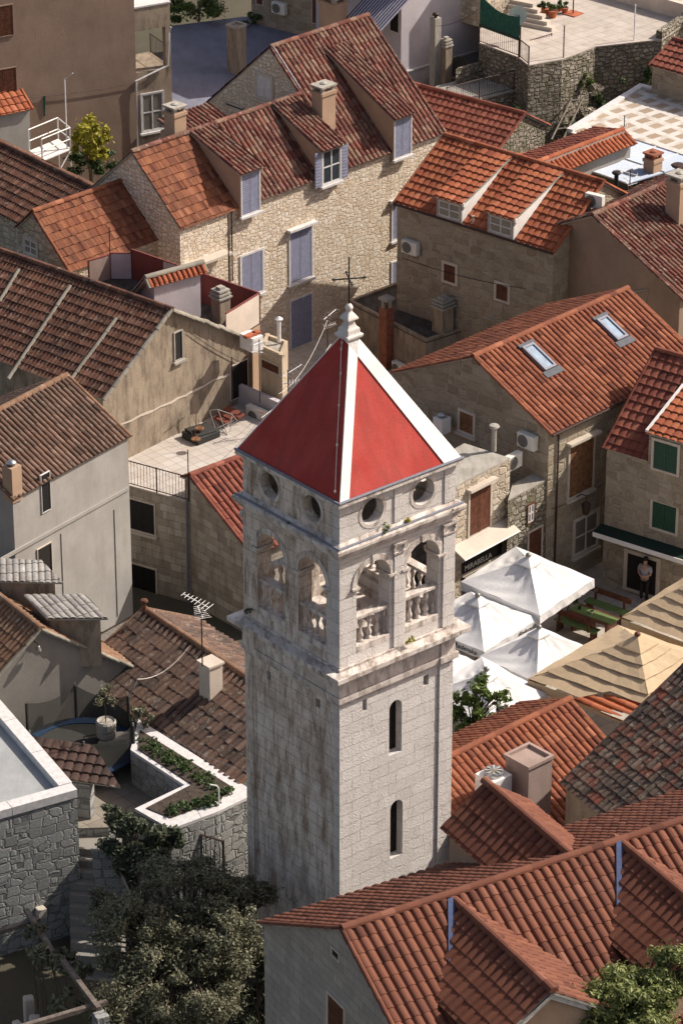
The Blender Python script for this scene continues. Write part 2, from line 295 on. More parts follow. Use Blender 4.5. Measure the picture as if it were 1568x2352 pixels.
ST={'rough':(.21,.30,.075,.03,'b',.014),'canal':(.24,.36,.068,.02,'b',.006),'church':(.27,.40,.07,.02,'b',.004),'pan':(.30,.36,.04,.05,'b',.002),'old':(.25,.42,.08,.02,'b',.012),'flat':(.17,.36,.032,.04,'f',.008),'dense':(.21,.36,.07,.022,'b',.006),'cement':(.2,.5,.03,.02,'b',.004)}
def tile_sheet(name,poly,down,style,mat,parent,thick=.07,under='concrete'):
    w,c,amp,step,kind,jit=ST[style]; poly=[Vector(p) for p in poly]
    down=down.normalized(); nrm=Vector((0,0,0))
    for k in range(len(poly)): nrm+=(poly[k]-poly[0]).cross(poly[(k+1)%len(poly)]-poly[0])
    nrm.normalize(); nrm=nrm if nrm.z>0 else -nrm
    down=(down-nrm*down.dot(nrm)).normalized(); ax=nrm.cross(down).normalized(); o=poly[0]
    S=[(p-o).dot(ax) for p in poly]; T=[(p-o).dot(down) for p in poly]
    s0,s1,t0,t1=min(S),max(S),min(T),max(T); ns=8 if kind=='b' else 5
    rows=int(math.ceil((s1-s0)/w)); nc=int(math.ceil((t1-t0)/c))
    ph=np.array([0,.08,.2,.35,.5,.65,.8,.92]) if kind=='b' else np.array([0,.06,.12,.5,.56])
    pr=(np.abs(np.sin(np.pi*((ph+.5)%1)))**.8 if kind=='b' else np.array([1,1,0,.35,.35]))
    if kind=='b': # cover tile centred on the cell, channel at its edges
        ph=np.array([0,.1,.15,.28,.5,.72,.85,.9]); pr=np.sqrt(np.clip(1-((ph-.5)/.4)**2,0,1))
    ss=(np.arange(rows)[:,None]+ph[None,:]).ravel(); pp=np.tile(pr,rows); ss=np.append(ss,rows); pp=np.append(pp,pr[0])
    rowid=np.minimum(ss.astype(int),rows-1)
    tt=np.repeat(np.arange(nc),2).astype(float); fr=np.tile([0.,1.],nc); tt=tt+fr*.999
    # drop last riser: the first line of the next course
    jr=RNG.normal(0,1,(nc,rows)); ns_=len(ss); nt=len(tt); ci=np.repeat(np.arange(nc),2)
    h=amp*pp[None,:]+step*fr[:,None]+jit*jr[ci][:,rowid]*pp[None,:]
    tv=t0+tt*c; tv=tv[:,None]+jit*1.2*jr[ci][:,rowid]*fr[:,None]
    X=s0+ss*w; P=np.array(o)[None,None,:]+X[None,:,None]*np.array(ax)+tv[:,:,None]*np.array(down)+h[:,:,None]*np.array(nrm)
    idx=np.arange(nt*ns_).reshape(nt,ns_); q=np.stack([idx[:-1,:-1],idx[1:,:-1],idx[1:,1:],idx[:-1,1:]],-1).reshape(-1,4)
    o0=rootloc(parent); V=P.reshape(-1,3)-np.array(o0)
    U=np.stack([np.broadcast_to(ss[None,:],(nt,ns_)),np.broadcast_to(tt[:,None],(nt,ns_))],-1).reshape(-1,2)
    if kind=='b':
        cc=(ss%1.); U[:,0]=U[:,0]*1.0
    me=bpy.data.meshes.new(name); me.from_pydata(V.tolist(),[],q.tolist())
    l=me.uv_layers.new(name='UVMap'); vi=np.empty(len(me.loops),'i'); me.loops.foreach_get('vertex_index',vi)
    # keep each face inside one cell
    uv=U[vi].reshape(-1,4,2); cen=uv.mean(1,keepdims=True); uv=np.clip(uv,np.floor(cen)+.002,np.floor(cen)+.998); uv[:,:,:]=np.floor(cen)+.001+.998*(uv-np.floor(cen))
    l.data.foreach_set('uv',uv.astype('f').ravel())
    bm=bmesh.new(); bm.from_mesh(me)
    cen=sum((p for p in poly),Vector())/len(poly)
    for k in range(len(poly)):
        a=poly[k]; b=poly[(k+1)%len(poly)]; e=(b-a)
        if e.length<1e-4: continue
        nn=e.cross(nrm).normalized()
        if (cen-a).dot(nn)>0: nn=-nn
        off=.0 if abs(e.normalized().dot(ax))<.99 else .03
        bmesh.ops.bisect_plane(bm,geom=bm.verts[:]+bm.edges[:]+bm.faces[:],plane_co=a-o0+nn*off,plane_no=nn,clear_outer=True)
    # underside slab
    vs=[bm.verts.new(p-o0-nrm*.012) for p in poly]; vb=[bm.verts.new(p-o0-nrm*thick) for p in poly]; uvl=bm.loops.layers.uv.active
    fs=[bm.faces.new(vb)]+[bm.faces.new((vs[k],vs[(k+1)%len(vs)],vb[(k+1)%len(vs)],vb[k])) for k in range(len(vs))]
    for fc in fs:
        fc.material_index=1
        for lp in fc.loops: lp[uvl].uv=(lp.vert.co.x+lp.vert.co.y,lp.vert.co.z)
    bm.to_mesh(me); bm.free()
    return link(name,me,parent,[mat,under])
def caps(name,a,b,mat,parent,r=.10,L=.36,lift=.05,mortar=None,jit=0.):
    a=Vector(a);b=Vector(b); d=(b-a); n=max(1,int(d.length/L)); d.normalize(); sd=d.cross(UP).normalized(); up=sd.cross(d); L=(b-a).length/n; mb=MB()
    for k in range(n):
        j=random.uniform(-jit,jit); p=a+d*(L*k)+up*(lift+j); q=a+d*(L*(k+1)+.03)+up*(lift+j-.012); i=len(mb.v); K=7
        for (c,rr) in ((p,r*.88),(q,r*1.06)):
            mb.v+=[c+(sd*math.cos(math.pi*t/(K-1))+up*(math.sin(math.pi*t/(K-1))*1.0-.25))*rr for t in range(K)]
        for t in range(K-1): mb.f.append((i+t,i+t+1,i+K+t+1,i+K+t)); mb.mi.append(0)
        mb.f.append(tuple(range(i+K,i+2*K))); mb.f.append(tuple(range(i+K-1,i-1,-1))); mb.mi+=[0,0]
    o=mb.build(name,mat,parent,smooth=False,fix=False)
    # per-cap colour: uv in cap cells
    me=o.data; l=me.uv_layers[0]; fpc=8; s=hash(name)%97
    for p in me.polygons:
        for li in p.loop_indices: l.data[li].uv=(p.index//fpc+.5+s,.5)
    return o
def roof_set(parent,e0,e1,r0,r1,style,mat,verge=(1,1),capmat=None,sub=True):
    dn=hor(e0-r0)+UP*(e0.z-r0.z); o=tile_sheet('roof',[r0,r1,e1,e0],dn,style,mat,parent)
    for k,(a,b) in enumerate(((r0,e0),(r1,e1))):
        if verge[k]: caps('verge_tiles',a,b,capmat or mat,o,.075,.4,.03)
    return o
class House: pass
def house(name,label,zr_or_ze,mode,P0,P1,Q,end,wall,style,tile,base=ZG,back=1.,oh=.22,og=.08,cat='house',rear=True,front=True,ext=(0,0),run=None,rise=None,rw=.0,verge=(1,1),capmat=None,group=None,baseg=None,backdrop=0.,side=1):
    """mode 'e': P0,P1 are eave pixels at height z, Q a ridge pixel; mode 'r': P0,P1 ridge pixels, Q an eave pixel"""
    a=Z(*P0,zr_or_ze); b=Z(*P1,zr_or_ze); d=hor(b-a).normalized()
    if run is not None: o=Vector((d.y,-d.x,0))*run*side*(-1 if mode=='e' else 1)+UP*rise
    else: p=(a,b)[end]; o=PL(*Q,p,d)-p; o=o-d*o.dot(d)
    a-=d*ext[0]; b+=d*ext[1]
    h=House()
    if mode=='e': h.e0,h.e1,h.r0,h.r1=a,b,a+o,b+o
    else: h.r0,h.r1,h.e0,h.e1=a,b,a+o,b+o
    h.d=d; out=hor(h.e0-h.r0).normalized(); h.out=out; R=hor(h.e0-h.r0).length; RI=h.r0.z-h.e0.z; tan=RI/R
    h.b0=h.r0-out*R*back-UP*(RI*back+backdrop); h.b1=h.r1-out*R*back-UP*(RI*back+backdrop)
    c=(h.e0+h.e1+h.b0+h.b1)/4; h.root=empty(name,Vector((c.x,c.y,base)),label,cat,group)
    h.parts=[]
    # wall prism
    q0=h.r0+d*og; ln=(h.r1-h.r0).length-2*og; t=.075
    ft=h.e0.z+oh*tan-t; bt=h.b0.z+oh*tan-t
    prof=[Vector((0,0,0))]*0
    F_=h.e0-out*oh+d*og; B_=h.b0+out*oh+d*og
    prof=[Vector((F_.x,F_.y,base)),Vector((F_.x,F_.y,ft)),Vector((q0.x,q0.y,h.r0.z-t)),Vector((B_.x,B_.y,bt)),Vector((B_.x,B_.y,base))]
    w=MB().prism(prof,d*ln).build('wall',wall,h.root); h.wall=w
    if front: h.front_roof=roof_set(h.root,h.e0,h.e1,h.r0,h.r1,style,tile,verge,capmat)
    if rear: h.rear_roof=roof_set(h.root,h.b0,h.b1,h.r0,h.r1,style,tile,verge,capmat)
    rr=getattr(h,'front_roof',None) or h.rear_roof
    caps('ridge_tiles',h.r0,h.r1,capmat or tile,rr,.12,.36,.05)
    h.F=Fr(Vector((F_.x,F_.y,0)),out); h.L=Fr(Vector((F_.x,F_.y,0)),-d); G=F_+d*ln; h.R=Fr(Vector((G.x,G.y,0)),d)
    print('%-18s slope %.0f run %.1f len %.1f az %.0f ze %.1f zr %.1f'%(name,math.degrees(math.atan2(RI,R)),R,(h.e1-h.e0).length,math.degrees(math.atan2(d.x,d.y)),h.e0.z,h.r0.z))
    return h
def gutter(parent,a,b,out,mat='zinc',r=.055): MB().tube([a+out*.05+UP*-.03,b+out*.05+UP*-.03],r,6).build('gutter',mat,parent)
def window(parent,fr,p0,p1,kind='shutter',frame='frame_stone',leaf='blind_blue',fw=.12,sill=True,hood=False,leaves=2,name='window',abs_=None):
    a0,h1=fr.px(*p0); a1,h0=fr.px(*p1)
    if abs_: a0,a1,h0,h1=abs_
    if a1<a0: a0,a1=a1,a0
    mb=MB(); X=fr.x; N=fr.n
    def bx(m,x0,x1,z0,z1,d0,d1,mi=0): m.box(fr.w(x0,z0,d0),X*(x1-x0),N*(d1-d0),UP*(z1-z0),mi)
    bx(mb,a0,a0+fw,h0,h1,-.02,.045); bx(mb,a1-fw,a1,h0,h1,-.02,.045); bx(mb,a0+fw,a1-fw,h1-fw,h1,-.02,.045); bx(mb,a0+fw,a1-fw,h0,h0+fw*.8,-.02,.045)
    w=mb.build(name,frame,parent)
    i0,i1,j0,j1=a0+fw,a1-fw,h0+fw*.8,h1-fw
    if kind in('shutter','louvre','plank'):
        wd=(i1-i0)/leaves
        for k in range(leaves):
            m=MB(); x0=i0+k*wd+.008; x1=i0+(k+1)*wd-.008
            bx(m,x0,x1,j0+.01,j1-.01,.003,.02)
            bx(m,x0,x0+.05,j0+.01,j1-.01,.02,.034); bx(m,x1-.05,x1,j0+.01,j1-.01,.02,.034)
            n=int((j1-j0)/.085) if kind!='plank' else 3
            for q in range(n):
                z=j0+.04+(j1-j0-.08)*(q+.5)/n; bx(m,x0+.05,x1-.05,z-.018,z+.018 if kind!='plank' else z+.03,.02,.032)
            m.build('shutter',leaf,w)
        if kind=='plank': pass
    elif kind=='glass':
        m=MB(); bx(m,i0,i1,j0,j1,.001,.008); m.build('pane','glass' if leaf=='blind_blue' else leaf,w)
        m=MB(); c=(i0+i1)/2; bx(m,c-.03,c+.03,j0,j1,.008,.03); z=(j0+j1)/2
        for (x0,x1) in ((i0,i0+.05),(i1-.05,i1)): bx(m,x0,x1,j0,j1,.008,.03)
        for zz in (j0,z-.02,j1-.05): bx(m,i0+.05,c-.03,zz,zz+.05,.008,.028); bx(m,c+.03,i1-.05,zz,zz+.05,.008,.028)
        m.build('sash','frame_white',w)
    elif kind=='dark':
        m=MB(); bx(m,i0,i1,j0,j1,.001,.008); m.build('dark_panel','dark',w)  # dark panel painted in for the unlit room behind
    if sill: m=MB(); bx(m,a0-.06,a1+.06,h0-.09,h0-.003,-.02,.13); m.build('sill',frame,w)
    if hood: m=MB(); bx(m,a0-.1,a1+.1,h1+.004,h1+.1,-.02,.24); m.build('hood',frame,w)
    return w
def poly_flat(name,pts,z,base,mats,parent=None,para=None,paramat=None,pw=.22):
    P=[Z(u,v,z) for u,v in pts]; mb=MB().prism([Vector((p.x,p.y,base)) for p in P],UP*(z-base))
    return mb.build(name,mats,parent),P
def parapet(parent,P,hgt,w,mat,name='parapet',closed=True,edges=None):
    mb=MB(); n=len(P); c=sum(P,Vector())/n
    for k in (edges if edges is not None else range(n if closed else n-1)):
        a=P[k];b=P[(k+1)%n]; d=(b-a).normalized(); nn=Vector((d.y,-d.x,0)); nn=nn if (c-a).dot(nn)>0 else -nn
        mb.box(a+UP*.003-d*0,(b-a)-d*w*0,nn*w,UP*(hgt-.003*k))
    return mb.build(name,mat,parent)
def chimney(parent,u,v,z,vtop,w,dpt=None,az=47,mat='pl_beige',cap='slab',name='chimney',capmat='concrete',label=None,cat='chimney',group=None,zb=None):
    p=Z(u,v,z); zt=VZ(p,vtop); dpt=dpt or w; b=z if zb is None else zb
    if parent is None: root=empty(name,Vector((p.x,p.y,b)),label,cat,group); par=root
    else: par=parent
    hh=zt-b; capz={'slab':.07,'tiers':.5,'pots':.28,'cowl':.2,'ball':.25,'open':.1,'bricks':.3}[cap]
    body=MB().cbox((p.x,p.y,b),w,dpt,hh-capz,az).build('stack' if parent is None else name,mat,par)
    sub=body if parent is not None else par
    t=zt-capz; q=Vector((p.x,p.y,t)); d=azv(az); e=Vector((d.y,-d.x,0)); m=MB()
    if cap=='slab': m.cbox((p.x,p.y,t),w*1.2,dpt*1.2,.07,az); m.build('cap',capmat,sub)
    elif cap=='tiers':
        z2=t
        for k,s_ in enumerate((1.25,1.12,1.0)):
            m.cbox((p.x,p.y,z2),w*.8*s_,dpt*.8*s_,.07,az); m.cbox((p.x,p.y,z2+.07),w*s_,dpt*s_,.06,az); z2+=.13
        m.cbox((p.x,p.y,z2),w*.5,dpt*.5,.1,az); m.build('cap',capmat,sub)
    elif cap in('pots','bricks'):
        for i in (-1,1):
            for j in (-1,1): m.cbox(q+d*(i*dpt*.36)+e*(j*w*.36),w*.2,dpt*.2,.17,az)
        m.cbox((p.x,p.y,t-.0),w*.42,dpt*.42,.1,az,0); m.cbox((p.x,p.y,t+.17),w*1.15,dpt*1.15,.07,az); m.lathe((p.x,p.y,t+.24),[(.13,0),(.15,.03),(.08,.07),(.0,.09)],10); m.build('cap',capmat,sub)
        m=MB().cbox((p.x,p.y,t-.16),w*1.14,dpt*1.14,.13,az).build('collar',mat,sub)
    elif cap=='cowl':
        m.lathe((p.x,p.y,t),[(.12,0),(.12,.08),(.17,.09),(.17,.11),(.1,.17),(.0,.2)],14); m.build('cowl','steel',sub,smooth=True)
    elif cap=='ball':
        m.lathe((p.x,p.y,t),[(.07,0),(.07,.05),(.14,.1),(.16,.16),(.12,.22),(0,.25)],12); m.build('cowl','iron',sub,smooth=True)
    elif cap=='open':
        for (cx,cy,sx,sy) in ((0,1,w*1.1,.1),(0,-1,w*1.1,.1),(1,0,.1,dpt*.9),(-1,0,.1,dpt*.9)):
            m.cbox(q+d*(cy*(dpt/2))+e*(cx*(w/2)),sx,sy,.1,az)
        m.build('rim',capmat,sub)
    return par
def ac(u,v,fr,label,dep=.0,w=.78,h=.55,t=.3,zoff=0.,group='air conditioner outdoor units'):
    a,hh=fr.px(u,v,dep+t); p=fr.w(a,hh-h/2,dep); X=fr.x;N=fr.n
    r=empty('air_conditioner',p,label,'air conditioner',group)
    MB().box(p-X*w/2+N*.05,X*w,N*(t-.05),UP*h).build('casing','plastic',r,bevel=.015)
    c=p+N*(t+.003)-X*w*.14+UP*h*.5; m=MB()
    for rr in (.225,.17,.11,.055):
        pts=[c+(X*math.cos(k*math.pi/9)+UP*math.sin(k*math.pi/9))*rr+N*.008 for k in range(19)]; m.tube(pts,.008,4)
    for k in range(6): m.tube([c+N*.01,c+N*.01+(X*math.cos(k*math.pi/3)+UP*math.sin(k*math.pi/3))*.225],.006,4)
    g=m.build('fan_grille','fan_grey',r)
    MB().prism([c+(X*math.cos(k*math.pi/12)+UP*math.sin(k*math.pi/12))*.23 for k in range(24)],N*.004).build('fan','fan_grey',r)
    m=MB()
    for s in(-.3,.3): m.box(p+X*s-UP*.04,X*.03,N*t,UP*.038)
    m.build('bracket','iron',r); return r
def rail(name,pts,hgt,label,mat='iron',gap=.13,r=.012,cat='railing',group=None,posts=True):
    root=empty(name,pts[0],label,cat,group); m=MB(); P=[Vector(p) for p in pts]
    for a,b in zip(P,P[1:]):
        L=(b-a).length; n=max(1,int(L/gap)); m2=MB()
        m.tube([a+UP*hgt,b+UP*hgt],r*1.6,5); m.tube([a+UP*.08,b+UP*.08],r*1.3,5)
        for k in range(1,n): q=a+(b-a)*(k/n); m2.tube([q+UP*.08,q+UP*hgt],r*.75,4)
        m2.build('bars',mat,root)
    m.build('handrail',mat,root)
    for p in P: MB().tube([p,p+UP*(hgt+.03)],r*2,6).build('post',mat,root)
    return root
def foliage(m,c,rx,ry,rz,n,size,clumps=14,seed=1,shell=.55,mi=0,flat=.5):
    rg=np.random.default_rng(seed); c=np.array(c)
    cl=rg.normal(0,1,(clumps,3)); cl/=np.linalg.norm(cl,axis=1)[:,None]; cl*=rg.uniform(shell,.95,(clumps,1)); cr=rg.uniform(.12,.34,clumps)*(14/max(14,clumps))**.25
    k=rg.integers(0,clumps,n); off=rg.normal(0,1,(n,3)); off/=np.linalg.norm(off,axis=1)[:,None]; off*=(rg.uniform(.15,1,(n,1))**.6+np.abs(rg.normal(0,.22,(n,1))))
    p=(cl[k]+off*cr[k][:,None])*np.array([rx,ry,rz])+c
    nr=off+rg.normal(0,.6,(n,3))+np.array([0,0,flat]); nr/=np.linalg.norm(nr,axis=1)[:,None]
    t=np.cross(nr,rg.normal(0,1,(n,3))); t/=np.linalg.norm(t,axis=1)[:,None]; b=np.cross(nr,t); p=p+rg.normal(0,1,(n,3))*(rg.random((n,1))<.15)*np.array([rx,ry,rz])*.13; sz=size*rg.uniform(.5,1.5,(n,1))
    A=p-t*sz; B=p+b*sz*.42+nr*sz*.1; C=p+t*sz; D=p-b*sz*.42+nr*sz*.1; V=np.stack([A,B,C,D],1).reshape(-1,3)
    i0=len(m.v); m.v+=[Vector(v) for v in V.tolist()]; m.f+=[(i0+4*j,i0+4*j+1,i0+4*j+2,i0+4*j+3) for j in range(n)]; m.mi+=[mi]*n
    return (cl*np.array([rx,ry,rz])+c)
def plant(name,label,cat,base,c,rx,ry,rz,n,size,leaf,clumps=14,seed=1,trunk=.08,shell=.45,group=None,blobs=None):
    base=Vector(base); r=empty(name,base,label,cat,group); m=MB(); cs=[]
    for (cc,a,b_,d_,nn) in (blobs or [(c,rx,ry,rz,n)]): cs+=list(foliage(m,cc,a,b_,d_,nn,size,clumps,seed)); seed+=1
    m.build('crown',leaf,r,fix=False)
    if trunk:
        m=MB(); top=Vector(c)-UP*rz*.3; m.tube([base,(base+top)/2+Vector((.06,.05,0)),top],[trunk,trunk*.75,trunk*.5],7)
        for q in cs[:int(clumps*len(blobs or [1]))]: q=Vector(q); mid=(top+q)/2+UP*rz*.1; m.tube([top-UP*.1,mid,q],[trunk*.4,trunk*.25,trunk*.1],5)
        m.build('trunk','bark',r)
    return r
# ---------------------------------------------------------------- camera, light
cam=bpy.data.cameras.new('camera'); co=bpy.data.objects.new('camera',cam); COL.objects.link(co); SC.camera=co
co.location=CC; co.rotation_euler=(math.radians(63),0,0); cam.sensor_fit='VERTICAL'; cam.sensor_height=24; cam.lens=f_/2352*24; cam.clip_end=6000; cam.clip_start=1
SUN=Vector((.946*math.cos(math.radians(41)),.324*math.cos(math.radians(41)),math.sin(math.radians(41)))).normalized()
w=bpy.data.worlds.new("World"); SC.world=w; w.use_nodes=True; nt=w.node_tree
sky=nt.nodes.new('ShaderNodeTexSky'); sky.sky_type='NISHITA'; sky.sun_disc=False; sky.sun_elevation=math.radians(41); sky.sun_rotation=math.atan2(SUN.x,SUN.y)
sky.air_density=1.; sky.dust_density=2.5
tint=nt.nodes.new('ShaderNodeMix'); tint.data_type='RGBA'; tint.blend_type='MULTIPLY'; tint.inputs[0].default_value=1.; tint.inputs[7].default_value=(1.18,.99,.87,1); nt.links.new(sky.outputs[0],tint.inputs[6]); nt.links.new(tint.outputs[2],nt.nodes['Background'].inputs[0]); nt.nodes['Background'].inputs[1].default_value=.115
sl=bpy.data.lights.new('sun','SUN'); sl.energy=5; sl.angle=math.radians(.5); sl.color=(1,.93,.83); so=bpy.data.objects.new('sun',sl); COL.objects.link(so); so.rotation_euler=(-SUN).to_track_quat('-Z','Y').to_euler()
SC.view_settings.view_transform='Standard'; SC.view_settings.look='None'; SC.view_settings.exposure=.3
# ---------------------------------------------------------------- ground
mb=MB(); ys=[-200,140,153,175,4000]; zs=[ZG,ZG,5.2,5.6,20]
for k in range(4): mb.face([(-3000,ys[k],zs[k]),(3000,ys[k],zs[k]),(3000,ys[k+1],zs[k+1]),(-3000,ys[k+1],zs[k+1])])
tag(mb.build('ground','land',None),kind='structure')
P=[Z(u,v,ZG+.004) for u,v in ((980,1700),(1400,1800),(1700,1500),(1700,1250),(1300,1200),(1150,1200),(1000,1300))]
mb=MB(); mb.face(P); tag(mb.build('plaza_paving','paving',None),kind='structure')
P=[Z(u,v,ZG+.004) for u,v in ((560,1000),(940,1000),(960,620),(700,600))]
mb=MB(); mb.face(P); tag(mb.build('lane_paving','paving',None),kind='structure')
# ---------------------------------------------------------------- bell tower
bB=azv(50); bA=Vector((-bB.y,bB.x,0)); C0=Z(779.6,1605.7,14.); C0.z=0; W=4.11; MID=C0+bB*W/2+bA*W/2
def T(x,y,z): return C0+bB*x+bA*y+UP*z
tw=empty('bell_tower',MID+UP*ZG,'tall square stone bell tower with arcaded belfry, round openings and red pyramid roof','tower')
class S_: pass
FR=Fr(C0,-bA); FL=Fr(C0+bA*W,-bB); FBk=Fr(C0+bB*W+bA*W,bA); FRt=Fr(C0+bB*W,bB)
def slab(x,z0,z1,name,mat='tower_trim',bev=.012,zt=None):
    m=MB(); t=x if zt is None else x; m.box(T(-x,-x,z0),bB*(W+2*x),bA*(W+2*x),UP*(z1-z0)); return m.build(name,mat,tw,bevel=bev)
def pxh(fr,a,b,c,d,arch=False):
    s0,h1=fr.px(a,b); s1,h0=fr.px(c,d); s0,s1=min(s0,s1),max(s0,s1); return archp(s0,s1,h0,h1) if arch else rect(s0,s1,h0,h1)
cx=lambda u,y0,v:(516.7+.3662*u,y0+.3662*v)
h1=[pxh(FR,*cx(1030,1349.3,724),*cx(1106,1349.3,1024),True),pxh(FR,*cx(1036,1693.7,412),*cx(1111,1693.7,730),True),pxh(FR,*cx(862,1349.3,708),*cx(889,1349.3,768)),pxh(FR,*cx(1243,1349.3,555),*cx(1275,1349.3,608))]
h2=[pxh(FL,*cx(262,1349.3,518),*cx(288,1349.3,588)),pxh(FL,*cx(568,1349.3,690),*cx(596,1349.3,760))]
ts=.26
plate('shaft_wall','tower_lit',FR,rect(0,W,ZG,13.75),h1,ts,tw); plate('shaft_wall','tower_stain',FL,rect(0,W-ts,ZG,13.75),h2,ts,tw)
plate('shaft_wall','tower_stain',FBk,rect(0,W-ts,ZG,13.75),[],ts,tw); plate('shaft_wall','tower_lit',FRt,rect(ts,W,ZG,13.75),[],ts,tw)
MB().box(T(ts+.02,ts+.02,ZG),bB*(W-2*ts-.04),bA*(W-2*ts-.04),UP*10.7).build('dark_backing','dark',tw)  # added dark block; stands for the unlit inside seen through the slits
tw_w=tw.children
# quoin pilaster on the sunny face, shaft
def pil(fr,a0,a1,h0,h1,d,name='pilaster',mat='tower_lit'): return MB().box(fr.w(a0,h0,-.004),fr.x*(a1-a0),UP*(h1-h0),fr.n*(d+.004)).build(name,mat,tw,bevel=.008)
pil(FR,W*.875,W+.0,ZG,13.74,.05); pil(FL,0,W*.08,ZG,13.74,.03,mat='tower_stain')
slab(.035,13.752,13.86,'string_course'); slab(.10,13.862,14.05,'string_course'); slab(.06,14.052,14.5,'cornice_band'); slab(.14,14.502,14.6,'cornice_moulding'); slab(.24,14.602,14.69,'cornice_moulding'); slab(.37,14.692,14.85,'cornice')
slab(.05,14.852,14.93,'belfry_floor')
for fr,mt in ((FR,'tower_trim'),(FL,'tower_trim')): # pilaster returns in the band
    MB().box(fr.w(W*.875 if fr is FR else 0,14.054,.06),fr.x*(W*.125),UP*.44,fr.n*.05).build('band_return',mt,tw)
MB().box(FR.w(W*.875-.05,13.864,.1),FR.x*(W*.125+.15),UP*.186,FR.n*.06).build('band_return','tower_trim',tw)
# belfry
ops=[(.145,.435),(.575,.865)]; zb0,zb1=14.932,18.27
rail_z=VZ(C0+FR.x*W*.15,1349.3-219.7+.3662*1140) if False else FR.px(*cx(815,1004.8,1140))[1]
spr=FR.px(*cx(820,1004.8,935))[1]; apex=FR.px(*cx(930,1004.8,770))[1]; base=FR.px(*cx(820,1349.3,415))[1]
print('rail',rail_z,'spring',spr,'apex',apex,'base',base)
for fr,mt in ((FR,'tower_lit'),(FL,'tower_stain'),(FBk,'tower_stain'),(FRt,'tower_lit')):
    full=fr in (FR,FBk); t=.48; o0=0 if fr in(FR,FBk,FL) else t; o1=W if fr in (FR,FBk,FRt) else W-t
    if fr is FRt: o1=W-0; o0=t
    if fr in (FL,): o0,o1=0+0,W-t
    if fr is FBk: o0,o1=0,W-t
    if fr is FL: o0,o1=0,W-t
    holes=[archp(W*a,W*b,base,apex) for a,b in ops]
    wl=plate('belfry_wall',mt,fr,rect(o0,o1,zb0,zb1),holes,t,tw)
    for a,b in ops:
        # archivolt ring
        r=W*(b-a)/2; c=W*(a+b)/2; zc=apex-r; n=14; ro=r+.17
        ring=[(c+ro*math.cos(math.pi*k/n),zc+ro*math.sin(math.pi*k/n)) for k in range(n+1)]+[(c+(r+.002)*math.cos(math.pi*k/n),zc+(r+.002)*math.sin(math.pi*k/n)) for k in range(n,-1,-1)]
        plate('archivolt','tower_trim',fr,ring,[],.03,tw).location=fr.n*.03
        for s,e in ((W*a,-1),(W*b,1)): # impost blocks
            m=MB(); x0=s-.17 if e<0 else s-.06; m.box(fr.w(x0,zc-.13,-t-.03),fr.x*.23,UP*.055,fr.n*(t+.08)); m.box(fr.w(x0-.02 if e<0 else x0-.02,zc-.073,-t-.05),fr.x*.27,UP*.06,fr.n*(t+.13)); m.build('impost','tower_trim',wl)
        # key stone, rail, plinth and balusters
        MB().prism([fr.w(c-.06,apex-.01,-.01),fr.w(c+.06,apex-.01,-.01),fr.w(c+.085,apex+.2,-.01),fr.w(c-.085,apex+.2,-.01)],fr.n*.07).build('keystone','tower_trim',wl)
        rl=MB().box(fr.w(W*a+.002,rail_z-.1,-.34),fr.x*(W*(b-a)-.004),UP*.1,fr.n*.30).build('balustrade_rail','tower_trim',tw,bevel=.01)
        MB().box(fr.w(W*a+.002,base,-.34),fr.x*(W*(b-a)-.004),UP*.2,fr.n*.345).build('balustrade_plinth','tower_trim',tw,bevel=.008)
        hh=rail_z-.1-(base+.2); prof=[(.085,0),(.085,.06),(.045,.09),(.05,.12),(.078,.2),(.082,.27),(.04,.42),(.034,.5),(.034,.5),(.04,.58),(.082,.73),(.078,.8),(.05,.88),(.045,.91),(.085,.94),(.085,1.)]
        for k in range(5):
            q=fr.w(W*a+(W*(b-a))*(k)/4,base+.2,-.19)
            if k in(0,4): q=q+fr.x*(.03 if k==0 else -.03)
            MB().lathe(q,[(r_*1.0,z_*hh) for r_,z_ in prof],10).build('baluster','tower_trim',tw,smooth=True)
    # pilasters with small ionic capitals
    if fr in (FR,FBk):
      for a0,a1 in ((.462,.548),(.895,1.)):
        pp=pil(fr,W*a0,W*a1,zb0,18.1,.05); m=MB(); m.box(fr.w(W*a0-.04,18.1,-.002),fr.x*(W*(a1-a0)+.08),UP*.06,fr.n*.12)
        m.box(fr.w(W*a0-.02,17.83,-.002),fr.x*(W*(a1-a0)+.04),UP*.04,fr.n*.085)
        for e in (a0,a1):
            q=fr.w(W*e,18.02,.03); m.prism([q+(fr.x*math.cos(j*math.pi/5)+UP*math.sin(j*math.pi/5))*.075 for j in range(10)],fr.n*.09)
        m.build('capital','tower_trim',pp)
slab(.05,18.272,18.35,'cornice_moulding'); slab(.12,18.352,18.46,'cornice_moulding'); slab(.2,18.462,18.53,'cornice_moulding'); slab(.24,18.532,18.64,'cornice')
m=MB(); o=.27; i=.0
b0=[T(-.22,-.22,18.642),T(W+.22,-.22,18.642),T(W+.22,W+.22,18.642),T(-.22,W+.22,18.642)]; b1=[T(0.02,0.02,18.78),T(W-.02,.02,18.78),T(W-.02,W-.02,18.78),T(.02,W-.02,18.78)]
for k in range(4): m.face([b0[k],b0[(k+1)%4],b1[(k+1)%4],b1[k]])
m.face(b0[::-1]); m.face(b1); m.build('cornice_weathering','tower_trim',tw)
m=MB(); g=.16
for a,b in ((T(-g,-g,18.70),T(W+g,-g,18.70)),(T(-g,-g,18.70),T(-g,W+g,18.70))): m.tube([a,b],.035,6)
m.build('ledge_flashing','zinc',tw)
